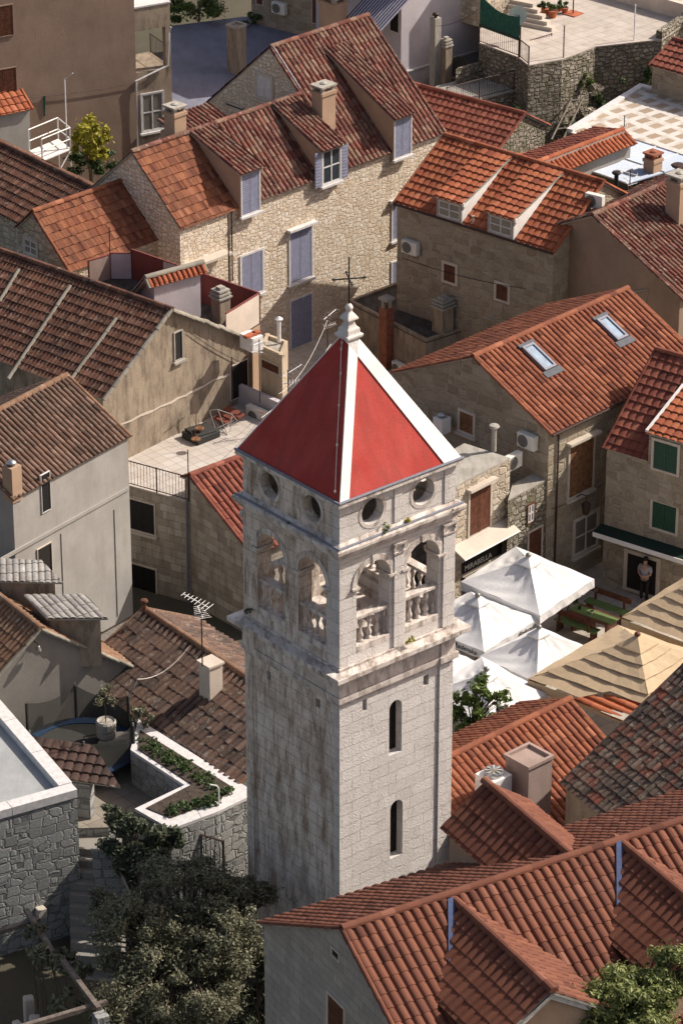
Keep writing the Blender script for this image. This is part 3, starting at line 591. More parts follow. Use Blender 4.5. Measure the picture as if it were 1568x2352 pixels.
# oculus storey
for fr,mt in ((FR,'tower_lit'),(FL,'tower_stain'),(FBk,'tower_stain'),(FRt,'tower_lit')):
    t=.3; o0,o1=(t,W) if fr is FRt else ((0,W) if fr is FR else ((0,W-t)))
    zc=19.38; wl=plate('frieze_wall',mt,fr,rect(o0,o1,18.784,19.86),[circ(W*.28,zc,.385),circ(W*.72,zc,.385)],t,tw)
    for q in (.28,.72): plate('oculus_ring','tower_trim',fr,circ(W*q,zc,.49,28),[circ(W*q,zc,.387,28)],.02,wl).location=fr.n*.012
    if fr is FR:
        for a0,a1 in ((.462,.53),(.9,1.)): pil(fr,W*a0,W*a1,18.784,19.855,.035)
MB().box(T(.5,.5,18.79),bB*(W-1),bA*(W-1),UP*.05).build('inner_floor','concrete',tw)
MB().box(T(W*.35,W*.35,18.84),bB*W*.3,bA*W*.3,UP*1.).build('inner_pier','st_wild',tw)
slab(.1,19.862,19.9,'eaves_moulding'); slab(.16,19.902,20.03,'eaves_slab')
m=MB()
for k,(a,b) in enumerate(((T(-.15,-.15,20.06),T(W+.15,-.15,20.06)),(T(-.15,-.15,20.063),T(-.15,W+.15,20.063)))): m.tube([a,b],.04,6)
m.build('roof_flashing','zinc',tw)
ZAP=VZ(MID,772); print('apex px',784+f_*(MID+UP*ZAP-CC).x/((MID+UP*ZAP-CC).dot(CF)),ZAP)
o=.11; PB=[T(-o,-o,20.034),T(W+o,-o,20.034),T(W+o,W+o,20.034),T(-o,W+o,20.034)]; AP=MID+UP*(ZAP-.02)
tp=[AP+(p-MID-UP*20.03).normalized()*.13 for p in PB]
def fl(p,z=0): return Vector((p.x,p.y,p.z))
m=MB()
TT=[Vector((MID.x,MID.y,ZAP))+hor(PB[k]-MID).normalized()*.20 for k in range(4)]
for k in range(4): m.face([PB[k],PB[(k+1)%4],TT[(k+1)%4],TT[k]])
m.face(TT); m.face(PB[::-1]); pr=m.build('pyramid_roof','red_paint',tw)
def band(k,left,wb,wt):
    a,b=PB[k],PB[(k+1)%4]; ta,tb=TT[k],TT[(k+1)%4]; n=((b-a).cross(ta-a)).normalized(); n=n if n.z>0 else -n; e=(b-a).normalized()
    q=[a,a+e*wb,ta+e*wt,ta] if left else [b-e*wb,b,tb,tb-e*wt]
    q=[p+n*.004 for p in q]; MB().prism(q,n*.035).build('hip_band','white_paint',pr,bevel=.004)
band(0,True,.33,.34); band(0,False,.62,.42); band(2,True,.4,.3); band(2,False,.4,.3)
# lightning cable on the shaded face
cp=[cx(u,660.2,v) for u,v in ((737,250),(733,345),(728,385),(724,540),(714,740),(702,988))]+[cx(690,1004.8,340)]
a,b=PB[3],PB[0]; n=((b-a).cross(TT[3]-a)).normalized(); n=n if n.z>0 else -n
pts=[PL(u,v,a+n*.05,n) for u,v in cp]; MB().tube(pts,.012,5).build('lightning_cable','cable',pr)
m=MB()
for p in pts[1:]: m.lathe(p-UP*.03,[(.03,0),(.03,.06)],6)
m.build('cable_clip','cable',pr)
rt=math.atan2(bB.y,bB.x)+math.pi/4
fz=lambda v:VZ(MID,660.2+.3662*v)
sq=lambda s:s/math.sqrt(2)
prof=[(a_,ZAP+(b_-ZAP)*.86) for a_,b_ in [(sq(.5),ZAP-.02),(sq(.56),ZAP+.04),(sq(.56),ZAP+.11),(sq(.44),ZAP+.13),(sq(.42),ZAP+.3),(sq(.3),ZAP+.36),(sq(.22),ZAP+.48),(sq(.24),ZAP+.56),(sq(.38),ZAP+.60),(sq(.36),ZAP+.66),(sq(.22),ZAP+.78),(sq(.14),ZAP+.84),(sq(.14),ZAP+.88)]]
fz_=MB().lathe(Vector((MID.x,MID.y,0)),prof,4,0,rt).build('finial','finial_stone',tw,bevel=.012)
MB().lathe(Vector((MID.x,MID.y,ZAP+.84)),[(.105*math.cos(a),.115*math.sin(a)) for a in [math.pi*(-.5+k/8) for k in range(9)]],14).build('ball','finial_stone',fz_,smooth=True)
top=VZ(MID,590); zc=VZ(MID,640); m=MB().tube([MID+UP*(ZAP+.9),MID+UP*top],.02,6)
for ang in (0,1.57):
    d=azv(80+math.degrees(ang)); m.tube([MID+UP*zc-d*.44,MID+UP*zc+d*.44],.022,5)
    for s in (-1,1):
        e=MID+UP*zc+d*(.44*s); m.lathe(e-UP*.03,[(0,0),(.03,.02),(.03,.05),(0,.07)],8); q=Vector((d.y,-d.x,0)); m.tube([e-d*.06*s-q*.07,e,e-d*.06*s+q*.07],.01,4); m.tube([e-d*.05*s-UP*.07,e,e-d*.05*s+UP*.07],.01,4)
m.build('weather_cross','black',fz_)
s_,z_=FL.px(655,2062); text_late=(s_,z_)
def tuft(name,label,p,r,leaf='leaf_bush',n=160):
    m=MB(); foliage(m,p+UP*r*.4,r,r,r*.7,n,.035,8,random.randint(0,999),.3); tag(m.build(name,leaf,None,fix=False),label,'plant','tufts growing on the tower ledges')
for u,v,fr,dep,r,lf,lb in ((885,1218,FR,.13,.16,'leaf_green','light green weed tuft on the upper right ledge of the bell tower, nearest the corner'),(935,1200,FR,.13,.1,'leaf_yellow','small yellowish weed on the middle of the upper right ledge of the bell tower'),(1030,1174,FR,.13,.12,'leaf_green','green weed tuft at the right end of the upper ledge of the bell tower'),(938,1477,FR,.2,.17,'leaf_yellow','yellow-green weed tuft on the lower cornice below the sunny balustrade'),(668,1208,FL,.1,.22,'leaf_bush','dark green grass clump on the upper ledge of the tower\'s shaded face'),(570,1407,FL,.15,.12,'leaf_dark','dark weed tuft at the left corner of the lower cornice, beside the white plinth block'),(622,1188,FL,.1,.1,'leaf_dark','sparse dark weed above the left arch of the tower\'s shaded face')):
    a,h=fr.px(u,v,dep); tuft('weed_tuft',lb,fr.w(a,h,dep),r,lf)
# ---------------------------------------------------------------- H1 great stone house with three shed dormers
e0=Z(415,527,10);e1=Z(1022,305,10);d=hor(e1-e0).normalized(); out=Vector((d.y,-d.x,0))
r_hi=PL(845,35,e1,d); r_lo=PL(290,357,e0,d); slope=(r_hi-e1).z/hor(r_hi-e1).length
sp=lambda p:(p-e0).dot(d)
def on_roof(s,run): return e0+d*s-out*run+UP*(run*slope)
runh=hor(r_hi-e1).length; runl=hor(r_lo-e0).length; L=sp(e1)
rootH1=empty('stone_house',(e0+e1)/2-out*3+UP*(ZG-10),'long three-storey rubble stone house with blue shutters, shed dormers and a taller right gable','house')
s_c=sp(PL(800,392,e0,out)); s_a=sp(PL(548,487,e0,out)); print('H1 slope',math.degrees(math.atan(slope)),'L',L,'s_c',s_c,'s_a',s_a,'runs',runl,runh,slope)
def prismwall(s0,s1,run,root,mat,oh=.1,back=1.):
    F0=e0+d*s0-out*oh; B0=e0+d*s0-out*(run*(1+back)-oh); R0=e0+d*s0-out*run; zt=10+oh*slope-.08
    return MB().prism([Vector((F0.x,F0.y,ZG)),Vector((F0.x,F0.y,zt)),Vector((R0.x,R0.y,10+run*slope-.08)),Vector((B0.x,B0.y,zt)),Vector((B0.x,B0.y,ZG))],d*(s1-s0)).build('wall',mat,root)
runl2=runh*.72; runl2=hor(PL(690,220,on_roof(s_c,0),d)-on_roof(s_c,0)).length; print('runl2',runl2)
RL=min(runl2,3.6)
prismwall(0.05,s_c,RL,rootH1,'st_big'); prismwall(s_c+.003,L-.05,runh,rootH1,'st_big')
dn=out*1-UP*slope
tile_sheet('roof',[on_roof(0,RL),on_roof(s_a,RL),on_roof(s_a,0),on_roof(0,0)],dn,'flat','tile_flat',rootH1)
rm=tile_sheet('roof',[on_roof(s_a,RL),on_roof(s_c,RL),on_roof(s_c,0),on_roof(s_a,0)],dn,'canal','tile_pinkred',rootH1)
rh=tile_sheet('roof',[on_roof(s_c,runh),on_roof(L,runh),on_roof(L,0),on_roof(s_c,0)],dn,'canal','tile_pinkred',rootH1)
def backr(s,run,k): p=on_roof(s,run); return p-out*k-UP*k*slope
tile_sheet('rear_roof',[on_roof(0,RL),on_roof(s_c,RL),backr(s_c,RL,RL),backr(0,RL,RL)],-out-UP*slope,'canal','tile_pinkred',rootH1)
tile_sheet('rear_roof',[on_roof(s_c,runh),on_roof(L,runh),backr(L,runh,runh),backr(s_c,runh,runh)],-out-UP*slope,'canal','tile_pinkred',rootH1)
caps('ridge_tiles',on_roof(0,RL),on_roof(s_c,RL),'tile_pinkred',rm,.12,.36); caps('ridge_tiles',on_roof(s_c,runh),on_roof(L,runh),'tile_pinkred',rh,.12,.36)
caps('verge_tiles',on_roof(L,runh),on_roof(L,0),'tile_pinkred',rh,.08,.36,.03); caps('verge_tiles',on_roof(s_c,runh),on_roof(s_c,RL),'tile_pinkred',rh,.08,.36,.03)
MB().tube([on_roof(s_c+.1,runh)+UP*.1,on_roof(s_c+.1,RL+.1)+UP*.1],.03,6).build('flashing','zinc',rh)
FH1=Fr(Vector((e0.x,e0.y,0))-out*.1,out); GH1=Fr(Vector(((e0+d*s_c).x,(e0+d*s_c).y,0)),-d); LH1=Fr(Vector(((e0+d*.05).x,(e0+d*.05).y,0)),-d)
MB().box(FH1.w(FH1.px(420,612)[0],FH1.px(420,612)[1],0),FH1.x*(FH1.px(515,598)[0]-FH1.px(420,612)[0]),out*.5,UP*.1).build('hood','frame_stone',rootH1)
# small back ridge between gable & chimney
# gable window and second gable slot
window(rootH1,GH1,(585,160),(629,238),'louvre','frame_stone','frame_white',.13)
window(rootH1,GH1,(516,238),(565,252),'dark','frame_stone',sill=False)
for (a,b,k,fw,hd) in (((550,588),(606,668),'shutter',.09,0),((662,532),(718,634),'shutter',.08,1),((664,690),(718,788),'shutter',.08,0)):
    window(rootH1,FH1,a,b,k,'frame_white','blind_blue',fw,True,bool(hd),name='window')
window(rootH1,FH1,(898,465),(915,548),'shutter','frame_white','blind_blue',.07,True,True,1); window(rootH1,FH1,(897,602),(912,655),'shutter','frame_white','blind_blue',.07,True,False,1)
window(rootH1,FH1,(664,848),(718,925),'glass','frame_white','blind_blue',.08,True,True)
# dormers
def shed_dormer(root,fr,out,d,upfn,s0,s1,ztop,zbot,dep,runin,slopeD,style,tile,cheek,win,leaf='blind_blue',left_over=.12,kind='shutter',frame='frame_white',over=.18):
    """front wall on frame fr between s0,s1; roof climbs inwards by slopeD until runin"""
    w0=fr.w(s0,0,dep); R=runin
    dm=MB(); prof=[Vector((0,0,0))]
    a=fr.w(s0,zbot,dep); b=fr.w(s0,ztop,dep); c=fr.w(s0,ztop+R*slopeD,dep-R); 
    wl=MB().prism([a,b,c],fr.x*(s1-s0)).build('dormer',cheek,root)
    o=over; p=[fr.w(s0-left_over,ztop+R*slopeD+.05,dep-R),fr.w(s1+left_over,ztop+R*slopeD+.05,dep-R),fr.w(s1+left_over,ztop-o*slopeD+.05,dep+o),fr.w(s0-left_over,ztop-o*slopeD+.05,dep+o)]
    rf=tile_sheet('dormer_roof',p,fr.n-UP*slopeD,style,tile,wl,.06)
    return wl,rf
sd=slope*.45
for k,(tl,br) in enumerate((((551,398),(598,482)),((737,345),(783,412)),((903,271),(944,352)))):
    rn=(RL if k<2 else runh*.9)
    s0,zt=FH1.px(*tl,.18); s1,zb=FH1.px(*br,.18)
    rn=(zt-10)*0+ (rn if k<2 else 3.9); sl_=(10+rn*slope-zt)/rn
    wl,rf=shed_dormer(rootH1,FH1,out,d,None,s0,s1,zt,zb-.05,.18,rn-.0,sl_*.985,'dense','tile_pinkred','pl_beige',None)
    f2=Fr(FH1.w(0,0,.181),FH1.n)
    ww=lambda kind:window(wl,f2,(0,0),(1,1),kind,'frame_white','blind_blue',.06,True,abs_=(s0+.01,s1-.01,zb,zt-.03))
    ww('shutter' if k!=1 else 'glass')
    if k==1:
        for x0 in (s0-.36,s1+.01):
            m=MB(); m.box(f2.w(x0,zb+.02,.01),f2.x*.34,UP*(zt-zb-.08),f2.n*.03)
            for q in range(10): m.box(f2.w(x0+.04,zb+.1+q*(zt-zb-.2)/10,.041),f2.x*.26,UP*.05,f2.n*.012)
            m.build('shutter','blind_blue',wl)
    print('dormer',s0,s1,zb,zt,sl_)
def roof_pt(u,v,o,out_,sl): # ray with a roof plane through o, falling along out_
    n=(out_*sl+UP).normalized(); return PL(u,v,o,n)
def roof_chim(par,p,vtop,w,dpt,az,mat,cap,**k):
    zt=VZ(p,vtop); return chimney(par,*PXY(p),p.z,vtop,w,dpt,az,mat,cap,zb=p.z-.5,**k)
def PXY(p): q=p-CC; return 784+f_*q.dot(CR)/q.dot(CF),1176-f_*q.dot(CU)/q.dot(CF)
p=roof_pt(743,285,e0,out,slope); roof_chim(rm,p,190,.62,.75,45,'pl_beige','pots')
m=MB(); 
p=roof_pt(398,322,backr(0,RL,0),-out,slope); roof_chim(rm,on_roof(s_a*.9,RL)-out*.5-UP*.3,238,.62,.62,45,'pl_beige','pots')
# small rear dormer roof seen above the low ridge
q=on_roof(s_a+1.1,RL)-out*1.3-UP*.75; rb=tile_sheet('rear_dormer_roof',[q+UP*.1+d*2.2,q-d*.6+UP*.1,q-d*.6-out*1.2+UP*.45,q+d*2.2-out*1.2+UP*.45],out-UP*.3,'dense','tile_pinkred',rootH1); MB().prism([q+UP*.02+d*2.1,q-d*.5+UP*.02,q-d*.5-UP*1.4,q+d*2.1-UP*1.4],-out*1.1).build('rear_dormer','pl_beige',rootH1)
MB().tube([FH1.w(FH1.px(530,490)[0],10.2,.05),FH1.w(FH1.px(530,490)[0],7.,.05)],.03,6).build('drainpipe','iron',rootH1)
# ---------------------------------------------------------------- H2
h2=house('dormer_house','stone house with bright orange pantile roof and two small shed dormers',9.5,'e',(905,465),(1270,580),(1020,310),0,'st_house','pan','tile_bright',oh=.1,verge=(1,1))
for (fl,fr_,bk) in (((1004,450),(1061,470),(1175,378)),((1121,485),(1180,503),(1291,410))):
    a=roof_pt(*fl,h2.e0,h2.out,(h2.r0.z-h2.e0.z)/hor(h2.r0-h2.e0).length); sl2=(h2.r0.z-h2.e0.z)/hor(h2.r0-h2.e0).length
    dep=.14; fr=Fr(h2.F.w(0,0,dep),h2.F.n); s0,zt=fr.px(*fl); s1,_=fr.px(*fr_); zb=h2.e0.z-.02; 
    rr=hor(h2.r0-h2.e0).length-.15; slD=(h2.r0.z-.04-zt)/rr
    wl,rf=shed_dormer(h2.root,fr,h2.out,h2.d,None,s0,s1,zt,zb,0,rr,slD,'pan','tile_bright','white_paint',None,left_over=.1,over=.14)
    window(wl,Fr(fr.w(0,0,.002),fr.n),(0,0),(1,1),'glass','concrete','glass_grey',.09,False,abs_=(s0+.0,s1-.0,zb+.06,zt-.02))
    MB().box(fr.w(s1+.01,zt-.12,-.25),fr.x*.1,UP*.14,fr.n*.3).build('gutter_end','white_metal',wl)
    print('H2 dormer',zb,zt,slD)
for a,b in (((1015,596),(1051,658)),((1135,642),(1171,700))): window(h2.root,h2.F,a,b,'louvre','frame_stone','wood_brown',.12,False)
gutter(h2.root,h2.e0,h2.e1,h2.out,'iron')
p=roof_pt(1085,512,h2.e0,h2.out,sl2); MB().lathe(p,[(.09,0),(.04,.05),(.04,.25),(.07,.27),(.07,.3),(0,.31)],8).build('vent_pipe','concrete',h2.front_roof)
ac(938,570,h2.F,'beige air conditioner on the shaded stone wall below the left eaves of the dormer house')
f=Fr(Vector((h2.e1.x,h2.e1.y,0)),Vector((-.35,-.94,0))); q=Z(1361,470,10.6)
MB().prism([Vector((q.x-.5,q.y-.1,9.6)),Vector((q.x+.6,q.y-.1,9.6)),Vector((q.x+.6,q.y+.5,9.6)),Vector((q.x-.5,q.y+.5,9.6))],UP*.75).build('parapet','white_paint',h2.root)
ac(1361,463,Fr(Vector((q.x,q.y-.1,0)),azv(215)),'white air conditioner at the right end of the bright orange dormer roof')
# ---------------------------------------------------------------- H3 / H4
h3=house('rear_orange_house','orange roofed house behind the dormer house with a rubble gable on its right',9,'r',(965,198),(1205,262),(1145,345),1,'st_wild','pan','tile_maroon',ext=(1.5,0))
caps('wall_coping',h3.R.w(1,7.3,.1),h3.R.w(3,6.8,.1),'tile_bright',h3.root)
h4=house('small_orange_house','small bright orange roof running towards the checkered terrace',9.6,'r',(1200,386),(1429,298),(1447,322),1,'pl_white','canal','tile_bright',back=.05,verge=(0,1),run=.75,rise=-.42)
q=h4.out; tile_sheet('rear_roof',[h4.r0,h4.r1,h4.r1-q*1.5-UP*.3,h4.r0-q*1.5-UP*.3],-q-UP*.2,'canal','tile_maroon',h4.root)
# ---------------------------------------------------------------- H5
h5=house('right_house','plastered right-edge house with an old pinkish tiled roof and blank brown gable',11,'r',(1359,495),(1494,435),(1568,690),0,'pl_brown','dense','tile_pinkred',ext=(0,5),back=.42)
MB().tube([h5.L.w(h5.L.px(1440,672)[0],h5.L.px(1440,672)[1],.05),h5.L.w(h5.L.px(1490,664)[0],h5.L.px(1490,664)[1],.05),h5.L.w(h5.L.px(1478,705)[0],h5.L.px(1478,705)[1],.05)],.03,6).build('pipe','concrete',h5.root)
sl5=(h5.r0.z-h5.e0.z)/hor(h5.r0-h5.e0).length
p=roof_pt(1555,500,h5.e0,h5.out,sl5); roof_chim(h5.front_roof,p,395,.7,.7,45,'pl_beige','bricks')
# ---------------------------------------------------------------- H6
h6=house('skylight_house','stone house with a clean orange roof carrying two skylights',11,'r',(1085,820),(1440,663),(1265,998),0,'st_house','canal','tile_orange',oh=.15,og=.06,back=1.04)
sl6=(h6.r0.z-h6.e0.z)/hor(h6.r0-h6.e0).length
n6=(h6.out*sl6+UP).normalized(); dn6=(h6.out-UP*sl6).normalized()
for (a,b,c,e,lb) in (((1196,795),(1228,787),(1278,846),(1246,855),0),((1367,732),(1396,724),(1444,778),(1411,785),1)):
    Q=[PL(u,v,h6.e0+n6*.09,n6) for u,v in (a,b,c,e)]; cc=sum(Q,Vector())/4; ww=(Q[1]-Q[0]).dot(h6.d)*.95; hh=.94*((Q[2]-Q[1]).length+(Q[3]-Q[0]).length)/2
    o=cc-h6.d*ww/2-dn6*hh/2
    fr=MB(); t=.09
    for (x,y,sx,sy) in ((0,0,ww,t),(0,hh-t,ww,t),(0,t,t,hh-2*t),(ww-t,t,t,hh-2*t)): fr.box(o+h6.d*x+dn6*y-n6*.06,h6.d*sx,dn6*sy,n6*.14)
    sk=fr.build('skylight','zinc',h6.front_roof); MB().box(o+h6.d*t+dn6*t,h6.d*(ww-2*t),dn6*(hh-2*t),n6*.03).build('pane','glass_sky',sk)
    MB().box(o-h6.d*.15+dn6*hh-n6*.03,h6.d*(ww+.3),dn6*.28,n6*.04).build('flashing','flash_grey',sk); MB().box(o-h6.d*.1-dn6*.13-n6*.02,h6.d*(ww+.2),dn6*.13,n6*.09).build('flashing','flash_grey',sk)
window(h6.root,h6.L,(1052,935),(1091,1005),'plank','frame_stone','wood_plank',.1,True)
window(h6.root,h6.F,(1304,1022),(1361,1120),'plank','frame_stone','wood_plank',.09,True,True)
window(h6.root,h6.F,(1315,1195),(1372,1252),'glass','frame_stone','glass_grey',.08,True)
ac(1205,1015,h6.L,'grey air conditioner on the shaded gable wall of the skylight house')
gutter(h6.root,h6.e0,h6.e1,h6.out,'iron')
m=MB().tube([h6.F.w(h6.F.px(1278,1050)[0],9,.05),h6.F.w(h6.F.px(1278,1050)[0],4,.05)],.035,6).build('drainpipe','iron',h6.root)
# ---------------------------------------------------------------- H7
h7=house('green_shutter_house','stone house with dark green shutters and a maroon tiled roof at the right edge',8.4,'e',(1385,1028),(1600,1092),(1505,803),0,'st_house','pan','tile_maroon',oh=.1,back=.15)
fr7=Fr(h7.F.w(0,0,.2),h7.F.n)
s0,zt=fr7.px(1490,992); s1=s0+3.2; zb=7.; wl,rf=shed_dormer(h7.root,fr7,None,None,None,s0,s1,zt,zb,0,2.4,.35,'pan','tile_bright','st_house',None,left_over=.04,over=.12)
MB().box(fr7.w(s0-.1,zt+.02,.1),fr7.x*.1,UP*.08,(-fr7.n*2.4+UP*2.4*.35)).build('verge_board','white_paint',wl)
f72=Fr(fr7.w(0,0,.003),fr7.n)
window(h7.root,f72,(1497,1003),(1559,1096),'shutter','frame_stone','green_paint',.1,False); window(h7.root,h7.F,(1494,1142),(1556,1232),'shutter','frame_stone','green_paint',.1,False)
s0,zt=h7.F.px(1380,1205); s1,_=h7.F.px(1620,1272); aw=MB().prism([h7.F.w(s0,zt,.02),h7.F.w(s0,zt-.1,.55),h7.F.w(s0,zt-.05,.55),h7.F.w(s0,zt+.06,.02)],h7.F.x*(s1-s0)).build('awning','dark_green',h7.root); MB().box(h7.F.w(s0,zt-.22,.551),h7.F.x*(s1-s0),UP*.17,h7.F.n*.03).build('valance','white_paint',aw)
dw=window(h7.root,h7.F,(1434,1258),(1512,1378),'dark','frame_stone',fw=.14,sill=False,name='doorway')
# ---------------------------------------------------------------- H13 big left roof
h13=house('large_brown_house','large house with a broad weathered brown roof and a stained grey gable wall',12,'r',(0,575),(395,712),(240,918),1,'pl_grey','flat','tile_dark',oh=.05,og=.12,back=1.25,ext=(3,0),verge=(0,0))
sl=(h13.r0.z-h13.e0.z)/hor(h13.r0-h13.e0).length; n13=(h13.out*sl+UP).normalized()
for a,b in (((44,618),(0,690)),((162,655),(20,868)),((268,730),(165,868))):
    p=PL(*a,h13.e0+n13*.06,n13);q=PL(*b,h13.e0+n13*.06,n13); caps('repair_strip',p,q,'mortar',h13.front_roof,.075,.3,.0,jit=.01)
caps('verge_mortar',h13.r1,h13.e1,'mortar',h13.front_roof,.09,.3,.02,jit=.015); caps('verge_mortar',h13.r1,h13.b1,'mortar',h13.rear_roof,.12,.3,.02,jit=.02)
window(h13.root,h13.R,(398,764),(420,822),'dark','concrete',fw=.05)
window(h13.root,h13.R,(527,842),(569,902),'louvre','frame_stone','black',.03,False)
cr=[h13.R.w(*h13.R.px(u,v,.012),.012) for u,v in ((277,975),(300,967),(325,953),(350,944),(372,932),(392,925),(410,914),(425,909),(440,900),(462,890),(492,872),(510,866),(527,860))]
m=MB()
for k,(a,b) in enumerate(zip(cr,cr[1:])): w0=.035+.03*((k*7)%3)/3; m.prism([a-UP*w0,b-UP*(w0*.8),b+UP*w0,a+UP*w0*.7],h13.d*.012)
m.build('crack_repair','pl_cream',h13.root)
# ---------------------------------------------------------------- H14 white house
h14=house('white_rendered_house','tall white rendered house with a brown canal-tiled roof on the left',12,'r',(155,862),(0,942),(300,1002),0,'pl_white','dense','tile_shade2',oh=.08,og=.05,ext=(0,2.5),capmat='tile_tan')
F=h14.F
a=F.px(295,1117);b=F.px(0,1280); m=MB()
print('ledge',a,b)
for z,dd in ((a[1],.05),): m.box(F.w(b[0]-3,z-.12,-.01),F.x*(a[0]-b[0]+3),UP*.12,F.n*(dd+.01))
m.build('ledge','pl_white',h14.root)
m=MB()
for u,v0,v1 in ((140,1225,1372),(262,1170,1420)): s,z=F.px(u,v0); _,z2=F.px(u,v1); m.tube([F.w(s,z,.01),F.w(s,z2,.01)],.022,4)
m.build('service_pipe','concrete',h14.root)
window(h14.root,F,(92,1092),(117,1168),'louvre','frame_white','black',.02,False,leaves=1); window(h14.root,F,(84,1262),(122,1345),'dark','frame_stone',fw=.03,sill=False)
sl14=(h14.r0.z-h14.e0.z)/hor(h14.r0-h14.e0).length
p=roof_pt(30,1128,h14.e0,h14.out,sl14); chimney(h14.front_roof,*PXY(p),p.z,1056,.45,.45,40,'pl_beige','cowl',zb=p.z-.3)
# ---------------------------------------------------------------- H12, H11
h12=house('low_brown_house','low stone house with a flat-tiled orange roof left of the great stone house',11.,'r',(75,487),(240,430),(160,625),0,'st_rough','flat','tile_flat',oh=.05,og=.05,back=.5,ext=(0,2.2),capmat='tile_flat')
window(h12.root,h12.L,(54,540),(90,595),'glass','frame_stone','glass_grey',.08)
h11=house('far_left_house','brown roofed house at the left edge below the white steel balcony',10,'r',(-60,300),(215,432),(90,540),1,'st_rough','flat','tile_dark',oh=.05,og=.05,back=.4,verge=(0,0),run=2.6,rise=-1.35,side=1)
# ---------------------------------------------------------------- H16
h16=house('grey_gable_house','grey plastered house with a tan tiled roof and dark left slope, lamp on its gable',9.8,'r',(0,1370),(95,1446),(318,1536),1,'pl_dim','dense','tile_tan',oh=.02,og=.1,ext=(3,0),verge=(0,0),back=1.2)
caps('verge_mortar',h16.r1,h16.e1,'mortar',h16.front_roof,.07,.3,.02,jit=.012); caps('verge_mortar',h16.r1,h16.b1,'mortar',h16.rear_roof,.05,.3,.02,jit=.01)
# ---------------------------------------------------------------- H17
h17=house('aerial_roof_house','low house with mossy dark canal tiles, white chimney and a bright far slope',8.3,'r',(330,1398),(565,1555),(330,1655),0,'pl_dim','old','tile_grey',run=2.75,rise=-1.42,side=1,back=.75,ext=(0,3.2),capmat='tile_tan')
sl17=(h17.r0.z-h17.e0.z)/hor(h17.r0-h17.e0).length; n17=(h17.out*sl17+UP).normalized(); q=h17.r0-h17.d*1.9-UP*.55; q=PL(236,1450,h17.r0,n17)
tile_sheet('roof',[h17.r0,h17.e0,h17.e0-h17.d*2.6,q],h17.out-UP*sl17,'old','tile_grey',h17.root)
# ---------------------------------------------------------------- H18 + old roof
h18=house('plaza_roof_house','bright orange canal-tiled house between the bell tower and the parasols',9,'r',(1040,1735),(1309,1606),(1200,1850),0,'pl_beige','canal','tile_orange',run=3.8,rise=-1.9,ext=(2,0),back=.55)
h19=house('old_roof_house','house with a dark lichen-covered roof of old canal tiles',9,'e',(1288,1800),(1365,1862),(1568,1530),0,'pl_ochre','rough','tile_old',oh=.12,ext=(0,3))
# ---------------------------------------------------------------- church
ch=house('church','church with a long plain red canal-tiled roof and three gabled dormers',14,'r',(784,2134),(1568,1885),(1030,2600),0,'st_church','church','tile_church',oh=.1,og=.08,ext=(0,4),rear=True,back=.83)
def text(body,fr,a,h,size,parent,mat='white_text',dep=.01,shear=0.,sx=1.):
    c=bpy.data.curves.new('t','FONT'); c.body=body; c.size=size; c.extrude=.004; c.shear=shear; c.resolution_u=2
    o=bpy.data.objects.new('t',c); COL.objects.link(o); dg=bpy.context.evaluated_depsgraph_get(); dg.update(); me=bpy.data.meshes.new_from_object(o.evaluated_get(dg)); bpy.data.objects.remove(o)
    R=Matrix((fr.x*sx,UP,fr.n)).transposed().to_4x4(); R.translation=fr.w(a,h,dep)-rootloc(parent); me.transform(R); me.materials.clear()
    return link('lettering',me,parent,[mat])
def block(name,label,pts,z,base,mat,topmat=None,cat='building',para=None,pw=.2,paramat=None,over=0,parts='wall',edges=None):
    P=[Z(u,v,z) for u,v in pts]; c=sum(P,Vector())/len(P); r=empty(name,Vector((c.x,c.y,base)),label,cat)
    MB().prism([Vector((p.x,p.y,base)) for p in P],UP*(z-base-.05)).build('wall',mat,r)
    Q=[p+(p-c).normalized()*over for p in P]; MB().prism([Vector((p.x,p.y,z-.05+.002)) for p in Q],UP*.05).build('flat_roof',topmat or mat,r)
    if para: parapet(r,P,para,pw,paramat or mat,edges=edges)
    return r,P
def edgefr(p,q,c):
    d=hor(q-p).normalized(); n=Vector((d.y,-d.x,0)); n=n if (c-p).dot(n)<0 else -n; return Fr(Vector((p.x,p.y,0)),n)
cen=lambda P:sum(P,Vector())/len(P)
# ---- tiled terrace on the stone block left of the tower
zf=h13.R.px(395,1003)[1]; print('terrace z',zf)
rT,PT=block('terrace_block','rough stone building under the pale tiled roof terrace, left of the bell tower',[(286,1052),(288,1112),(434,1152),(640,1062),(640,968),(520,915)],zf,ZG,'st_block','pale_tiles')
FT=edgefr(PT[1],PT[2],cen(PT))
for a,b in (((294,1140),(360,1232)),((296,1288),(364,1392))): window(rT,FT,a,b,'louvre','frame_stone','black',.06,True)
MB().tube([FT.w(FT.px(430,1150)[0],FT.px(430,1150)[1],.05),FT.w(FT.px(430,1150)[0],ZG,.05)],.045,7).build('drainpipe','zinc',rT)
a_=PT[5];b_=PT[4]; dd=(b_-a_).normalized(); nn=Vector((dd.y,-dd.x,0)); nn=nn if nn.dot(CC-a_)>0 else -nn
MB().box(a_+UP*.003-dd*.2,(b_-a_)+dd*1.4,-nn*.2,UP*.75).build('parapet','pl_shade_white',rT)
z8=FT.px(435,1093)[1]; print('h8 z',z8)
h8=house('house_behind_tower','orange canal-tiled house largely hidden behind the bell tower',z8,'r',(435,1093),(925,912),(555,1170),0,'st_block','canal','tile_maroon',oh=.1,og=.03,run=3.4,rise=-1.75,back=.12)
ac(586,960,Fr(Vector((a_.x,a_.y,0))+nn*.02,nn),'large white air conditioner on the tiled roof terrace against the white parapet',dep=.1,w=1.,h=.72)
